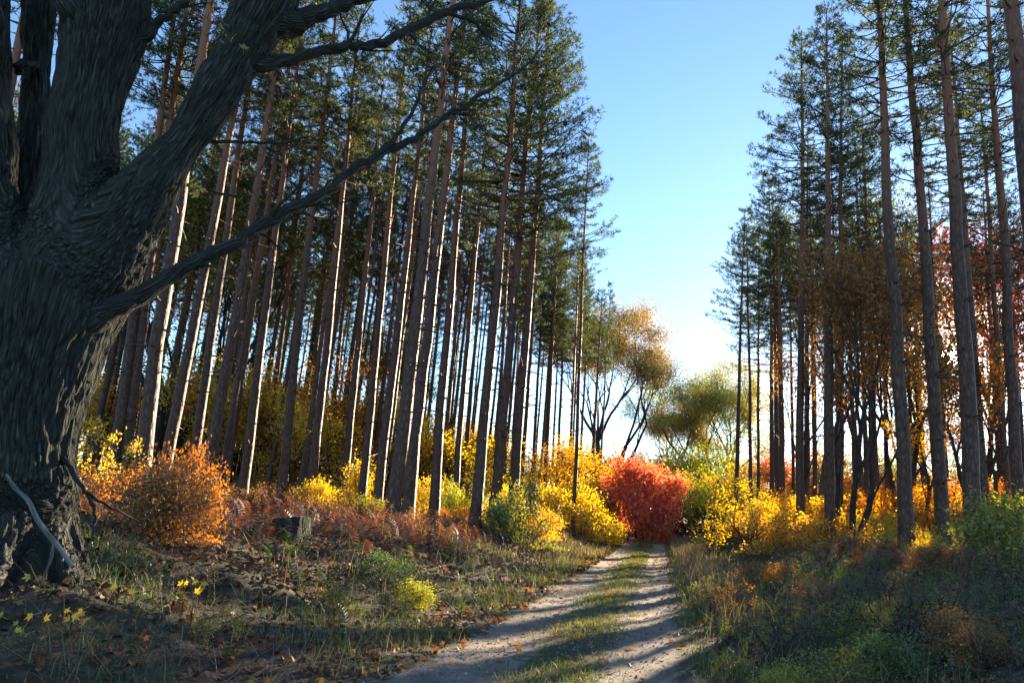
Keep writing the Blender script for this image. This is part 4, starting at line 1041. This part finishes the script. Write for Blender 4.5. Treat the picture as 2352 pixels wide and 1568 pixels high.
# fallen leaves
s, t = scatter(300000, -26, 22, 1.0, 60, 2.0); X, Y, Z = to3(s, t); u = s - (road_c(t) + 1.05)
keep = in_view(X, Y) & ((u < -2.35) | (u > 0.7)) & (rg.uniform(0, 1, len(s)) < np.where(u < 0, 0.92, 0.55)) & ~((u > -4.2) & (u < -2.3) & (rg.uniform(0, 1, len(s)) < 0.55))
X, Y, Z, s, t = X[keep], Y[keep], Z[keep], s[keep], t[keep]
b = MB(); size = 0.066 * (1 + np.clip(t / 22, 0, 2))[:, None]
C = np.stack([X, Y, Z + rg.uniform(0.005, 0.06, len(X))], 1)
leaf_quads(b, C, size, rg, np.clip(0.5 * patch(s, t, 0.9, 0.3) + rg.uniform(-0.1, 0.6, len(X)), 0, 1), flat=0.75, aspect=0.75)
tag(link('fallen_leaves', b.mesh('fallen_leaves', [M['litter']])), 'brown leaf litter over the forest floor', 'leaves', kind='stuff')
s, t = scatter(16000, -8, 3, 1.5, 45, 1.6); X, Y, Z = to3(s, t); u = s + 0.0
pr = np.where(np.abs(s + 2.75) < 0.45, 0.7, 0.0) + np.where((s > -2.3) & (s < 0.4), 0.13, 0.0) + np.where(np.abs(s - 0.6) < 0.3, 0.3, 0.0) + np.where(s < -3.2, 0.10, 0)
keep = rg.uniform(0, 1, len(s)) < pr; b = MB(); X, Y, Z, t = X[keep], Y[keep], Z[keep], t[keep]
leaf_quads(b, np.stack([X, Y, Z + 0.03], 1), 0.065 * (1 + np.clip(t / 25, 0, 1.5))[:, None], rg, rg.uniform(0, 1, len(X)), flat=0.7, aspect=0.8)
tag(link('orange_leaves', b.mesh('orange_leaves', [M['litter_bright']])), 'fresh orange leaves blown along the edge of the lane', 'leaves', kind='stuff')

# grasses
def tuft(s, t, k, sg):
    n = len(s); c = rg.integers(0, n, n // k); i = rg.integers(0, len(c), n)
    return s[c][i] + rg.normal(0, sg, n), t[c][i] + rg.normal(0, sg, n)
def grass_obj(name, label, mat, s, t, prob, h0, h1, w0, lean, tmul=0.03, tint0=0.0, tint1=1.0):
    X, Y, Z = to3(s, t); keep = in_view(X, Y, 44) & (rg.uniform(0, 1, len(s)) < prob)
    X, Y, Z, s, t = X[keep], Y[keep], Z[keep], s[keep], t[keep]; n = len(X)
    h = rg.uniform(h0, h1, n) * (0.75 + 0.5 * patch(s, t, 1.7, 2.2)); w = w0 * (1 + t * tmul)
    b = MB(); blades(b, X, Y, Z - 0.01, h, w, rg.uniform(0.05, lean, n), rg, np.clip(rg.uniform(tint0, tint1, n) * 0.7 + 0.3 * patch(s, t, 1.1, 0.7), 0, 1))
    print(name, n)
    return tag(link(name, b.mesh(name, [M[mat]])), label, 'grass', kind='stuff')
s, t = tuft(*scatter(170000, -6.2, -2.45, 2.0, 75, 1.7), 20, 0.09)
grass_obj('verge_grass', 'short green grass of the left verge', 'grass', s, t, np.clip(np.exp(-((s + 3.15) / 0.7) ** 2) * (patch(s, t, 1.2, 4.0) - 0.1) * 0.6, 0, 1), 0.06, 0.22, 0.006, 0.9, tmul=0.05)
s, t = tuft(*scatter(110000, -8.5, -2.5, 3.0, 80, 1.5), 20, 0.09)
grass_obj('dry_grass', 'dry tan grass of the left verge', 'dry_grass', s, t, np.clip(np.exp(-((s + 4.2) / 1.3) ** 2) * (0.7 * patch(s, t, 0.8, 5.0) - 0.1) * (0.10 + 0.8 * sstep(12, 28, t)), 0, 1), 0.12, 0.45, 0.006, 0.6, tmul=0.06)
s, t = tuft(*scatter(230000, 0.45, 7.5, 3.0, 80, 1.5), 26, 0.09)
grass_obj('right_verge_grass', 'mixed green and dead grass of the right verge', 'grass', s, t, np.clip(np.exp(-((s - 1.6) / 2.4) ** 2) * (patch(s, t, 1.0, 6.0) - 0.05) * 0.8, 0, 1), 0.06, 0.30, 0.006, 0.9, tmul=0.05)
s, t = tuft(*scatter(120000, 0.65, 5.5, 5.0, 78, 1.3), 30, 0.09)
grass_obj('tall_dry_grass', 'tall pale dead grass beside the right edge of the lane', 'dry_grass', s, t, np.clip(np.exp(-((s - 1.35) / 0.75) ** 2) * (0.8 * patch(s, t, 1.3, 7.0) - 0.1) * (0.10 + sstep(12, 20, t)), 0, 1), 0.2, 0.72, 0.006, 0.75, tmul=0.06)
s, t = scatter(90000, -1.95, -0.15, 3.0, 80, 1.5)
grass_obj('middle_grass', 'short worn grass along the middle of the lane', 'grass', s, t, np.clip(np.exp(-((s - (road_c(t))) / 0.42) ** 2) * (0.15 + patch(s, t, 1.6, 8.0)), 0, 1), 0.03, 0.13, 0.008, 0.8, tmul=0.06, tint0=0.1)
s, t = scatter(60000, -9, -2.8, 3.0, 12, 1.0)
X_, Y_ = xy(s, t)
pm = np.exp(-((s + 5.6) ** 2 / 0.5 + (t - 5.3) ** 2 / 0.5)) + 0.8 * np.exp(-((s + 4.9) ** 2 / 0.3 + (t - 6.0) ** 2 / 0.4))
grass_obj('moss_grass', 'patch of bright green grass in the lower left corner', 'green_weed', s, t, np.clip(pm * 1.4, 0, 1), 0.05, 0.16, 0.007, 0.8)

# thin dead stalks and twigs lying about
s, t = scatter(5200, -9, -2.6, 2.5, 22, 1.5); X, Y, Z = to3(s, t); keep = in_view(X, Y, 42); X, Y, Z = X[keep], Y[keep], Z[keep]; n = len(X)
b = MB(); a = rg.uniform(0, 6.28, n); L = rg.uniform(0.1, 0.55, n); d = np.stack([np.cos(a), np.sin(a), rg.uniform(0.0, 0.9, n) ** 2], 1) * L[:, None]
c0 = np.stack([X, Y, Z + 0.02], 1); w = unit(np.cross(d, [0, 0, 1.0])) * 0.003; c1 = c0 + d * 0.55 + [0, 0, 0.03]; c2 = c0 + d
V = np.stack([c0 - w, c0 + w, c1 + w, c1 - w, c1 + w, c2, c1 - w], 1).reshape(-1, 3); i = np.arange(n)[:, None] * 7
b.add(V, i + np.array([[0, 1, 2, 3]]), rg.uniform(0, 1, n)); b.f.append(np.arange(n)[:, None] * 7 + np.array([[4, 5, 6]])); b.tint.append(rg.uniform(0, 1, n)); b.mat.append(np.zeros(n, int))
tag(link('dead_twigs', b.mesh('dead_twigs', [M['dry_grass']])), 'thin dead stalks and twigs strewn over the left bank', 'twigs', kind='stuff')

# bracken
def frond(rng, n=11):
    V, Fc = [], []
    L = 1.0
    for j in range(n):
        f = (j + 0.6) / n; p = np.array([f * L, 0, 0.35 * math.sin(f * 2.0) - 0.30 * f * f]); w = 0.34 * (1 - f) ** 0.8 * (0.4 + 0.9 * min(1, f * 3))
        for sg in (-1, 1):
            k = len(V); e = p + np.array([w * 0.45, sg * w, -0.10 * w - rng.uniform(0, .06)])
            V += [p - [0.028, 0, 0], p + [0.03, 0, 0], e]; Fc.append([k, k + 1, k + 2])
    return np.array(V), np.array(Fc)
def fern_stuff(name, label, mat, s, t, prob, h0, h1):
    X, Y, Z = to3(s, t); keep = in_view(X, Y, 44) & (rg.uniform(0, 1, len(s)) < prob); X, Y, Z, s, t = X[keep], Y[keep], Z[keep], s[keep], t[keep]; n = len(X)
    b = MB(); V, Fc = frond(np.random.default_rng(1)); nvf = len(V)
    a = rg.uniform(0, 6.28, n); sc = rg.uniform(h0, h1, n); tilt = rg.uniform(0.2, 1.1, n)
    ca, sa2, ct, s2 = np.cos(a), np.sin(a), np.cos(tilt), np.sin(tilt)
    vx = V[None, :, 0] * ct[:, None] - V[None, :, 2] * s2[:, None]; vz = V[None, :, 0] * s2[:, None] + V[None, :, 2] * ct[:, None]; vy = np.repeat(V[None, :, 1], n, 0)
    W = np.stack([vx * ca[:, None] - vy * sa2[:, None], vx * sa2[:, None] + vy * ca[:, None], vz], -1) * sc[:, None, None] + np.stack([X, Y, Z], 1)[:, None, :]
    fi = (np.arange(n)[:, None, None] * nvf + Fc[None]).reshape(-1, 3)
    b.add(W.reshape(-1, 3), fi, np.repeat(np.clip(rg.uniform(0, 0.7, n) + 0.3 * patch(s, t, 0.6, 3), 0, 1), len(Fc)))
    print(name, n)
    tag(link(name, b.mesh(name, [M[mat]])), label, 'ferns', kind='stuff')
s, t = scatter(9000, -24, -4.4, 9.5, 40, 1.2)
fern_stuff('bracken', 'knee high dead red brown bracken under the left pines', 'bracken', s, t, np.clip(0.35 + patch(s, t, 0.5, 1.5), 0, 1) * sstep(4.3, 6.0, -s - (t < 13) * 1.0), 0.3, 0.62)
s, t = scatter(6000, 4.5, 22, 17, 42, 1.1)
fern_stuff('right_bracken', 'dead purple brown bracken under the right pines', 'bracken', s, t, np.clip(0.3 + patch(s, t, 0.6, 2.5), 0, 1) * sstep(3, 6, s), 0.3, 0.6)
s, t = scatter(2600, -7, -3.2, 8, 40, 1.0)
fern_stuff('green_fern', 'scattered green ferns on the left bank', 'green_weed', s, t, np.clip(patch(s, t, 1.3, 3.5) - 0.35, 0, 1), 0.2, 0.4)

# dry weeds: branching stalks with seed heads
def weed_tpl(seed, nb=9, H=1.0, leafy=0.3):
    rng = np.random.default_rng(seed); mb = MB(); stalk = lambda a, b, w: mb.add([np.array(a) - [w, 0, 0], np.array(a) + [w, w, 0], b], [[0, 1, 2]], 0.3); stalk((0, 0, 0), (0.03, 0.02, 1.0), 0.007)
    C = []
    for j in range(nb):
        z = 0.35 + 0.6 * j / nb; a = rng.uniform(0, 6.28); L = 0.34 * (1.15 - z) + 0.06; e = np.array([math.cos(a) * L, math.sin(a) * L, z + L * 0.9])
        stalk((0.02, 0, z), e, 0.004)
        for q in range(4): C.append(e * rng.uniform(0.7, 1.02) + rng.normal(0, 0.022, 3))
    for j in range(int(14 * leafy)): C.append(np.array([rng.normal(0, .07), rng.normal(0, .07), rng.uniform(0.1, 0.6)]))
    leaf_quads(mb, np.array(C), 0.05, rng, rng.uniform(0.3, 1.0, len(C)))
    V = np.concatenate(mb.v); return V, mb.f, mb.tint
def weeds(name, label, mat, s, t, prob, h0, h1, seed, nb=9, leafy=0.3):
    V, Fl, Tl = weed_tpl(seed, nb, leafy=leafy); X, Y, Z = to3(s, t); keep = in_view(X, Y, 44) & (rg.uniform(0, 1, len(s)) < prob)
    X, Y, Z = X[keep], Y[keep], Z[keep]; n = len(X); a = rg.uniform(0, 6.28, n); sc = rg.uniform(h0, h1, n); lx = rg.normal(0, 0.14, n); ly = rg.normal(0, 0.14, n)
    ca, sa2 = np.cos(a)[:, None], np.sin(a)[:, None]
    W = np.stack([V[None, :, 0] * ca - V[None, :, 1] * sa2 + lx[:, None] * V[None, :, 2], V[None, :, 0] * sa2 + V[None, :, 1] * ca + ly[:, None] * V[None, :, 2], np.repeat(V[None, :, 2], n, 0)], -1) * sc[:, None, None]
    W += np.stack([X, Y, Z], 1)[:, None, :]; b = MB(); b.v = [W.reshape(-1, 3)]; b.vec = [np.zeros((n * len(V), 3))]; b.n = n * len(V); jit = rg.uniform(-0.25, 0.25, n)
    for f, ti in zip(Fl, Tl):
        b.f.append((np.arange(n)[:, None, None] * len(V) + f[None]).reshape(-1, f.shape[1])); b.tint.append(np.clip((ti[None] + jit[:, None]).ravel(), 0, 1)); b.mat.append(np.zeros(n * len(f), int))
    print(name, n); tag(link(name, b.mesh(name, [M[mat]])), label, 'weeds', kind='stuff')
s, t = scatter(3600, 1.2, 11, 5, 30, 1.3)
weeds('dry_weeds', 'brown and grey seed headed weeds crowding the right bank', 'weed', s, t, np.clip(0.25 + 0.9 * patch(s, t, 0.8, 1.1), 0, 1) * sstep(0.8, 2.6, s), 0.22, 0.6, 61)
s, t = scatter(4200, 0.6, 9, 5, 24, 1.3)
weeds('green_weeds', 'low green and yellow leaved weeds on the right bank', 'green_weed', s, t, np.clip(patch(s, t, 1.1, 2.1), 0, 1) * sstep(0.7, 1.8, s), 0.15, 0.42, 62, 7, 3)
s, t = scatter(1500, -8, -3.2, 5, 34, 1.2)
weeds('left_weeds', 'thin dead weeds on the left bank', 'weed', s, t, np.clip(patch(s, t, 0.9, 4.1) - 0.1, 0, 1), 0.25, 0.6, 63, 6)
s, t = scatter(4200, -30, -5.5, 16, 58, 1.0)
weeds('forest_seedlings', 'knee high yellow and brown seedlings through the left stand', 'rust', s, t, np.clip(0.3 + patch(s, t, 0.4, 4.4), 0, 1), 0.3, 0.9, 64, 6, 1.5)
s, t = scatter(3300, 5.5, 30, 20, 60, 1.0)
weeds('golden_seedlings', 'waist high gold leaved seedlings through the right stand', 'gold', s, t, np.clip(0.35 + patch(s, t, 0.4, 5.4), 0, 1), 0.4, 1.1, 65, 7, 2)

# pebbles
s, t = scatter(9000, -2.6, 0.5, 3.5, 24, 1.5); X, Y, Z = to3(s, t); n = len(X); rr = 0.004 + 0.022 * rg.uniform(0, 1, n) ** 4
base = np.array([(1, 0, 0), (0, 1, 0), (-1, 0, 0), (0, -1, 0), (0, 0, .8)], float); V = base[None] * rr[:, None, None] * rg.uniform(0.7, 1.3, (n, 5, 3)) + np.stack([X, Y, Z + 0.014], 1)[:, None]
f = np.array([[0, 1, 4], [1, 2, 4], [2, 3, 4], [3, 0, 4]]); b = MB(); b.add(V.reshape(-1, 3), (np.arange(n)[:, None, None] * 5 + f).reshape(-1, 3), np.repeat(rg.uniform(0, 1, n), 4))
tag(link('pebbles', b.mesh('pebbles', [M['stone']])), 'small stones on the sandy wheel tracks', 'gravel', kind='stuff')
import collections
_c = collections.Counter()
for o in bpy.data.meshes: _c[o.name.split('.')[0]] += len(o.loops) - 2 * len(o.polygons)
print('TRIS', sum(_c.values()), _c.most_common(14), 'objects', len(bpy.data.objects))
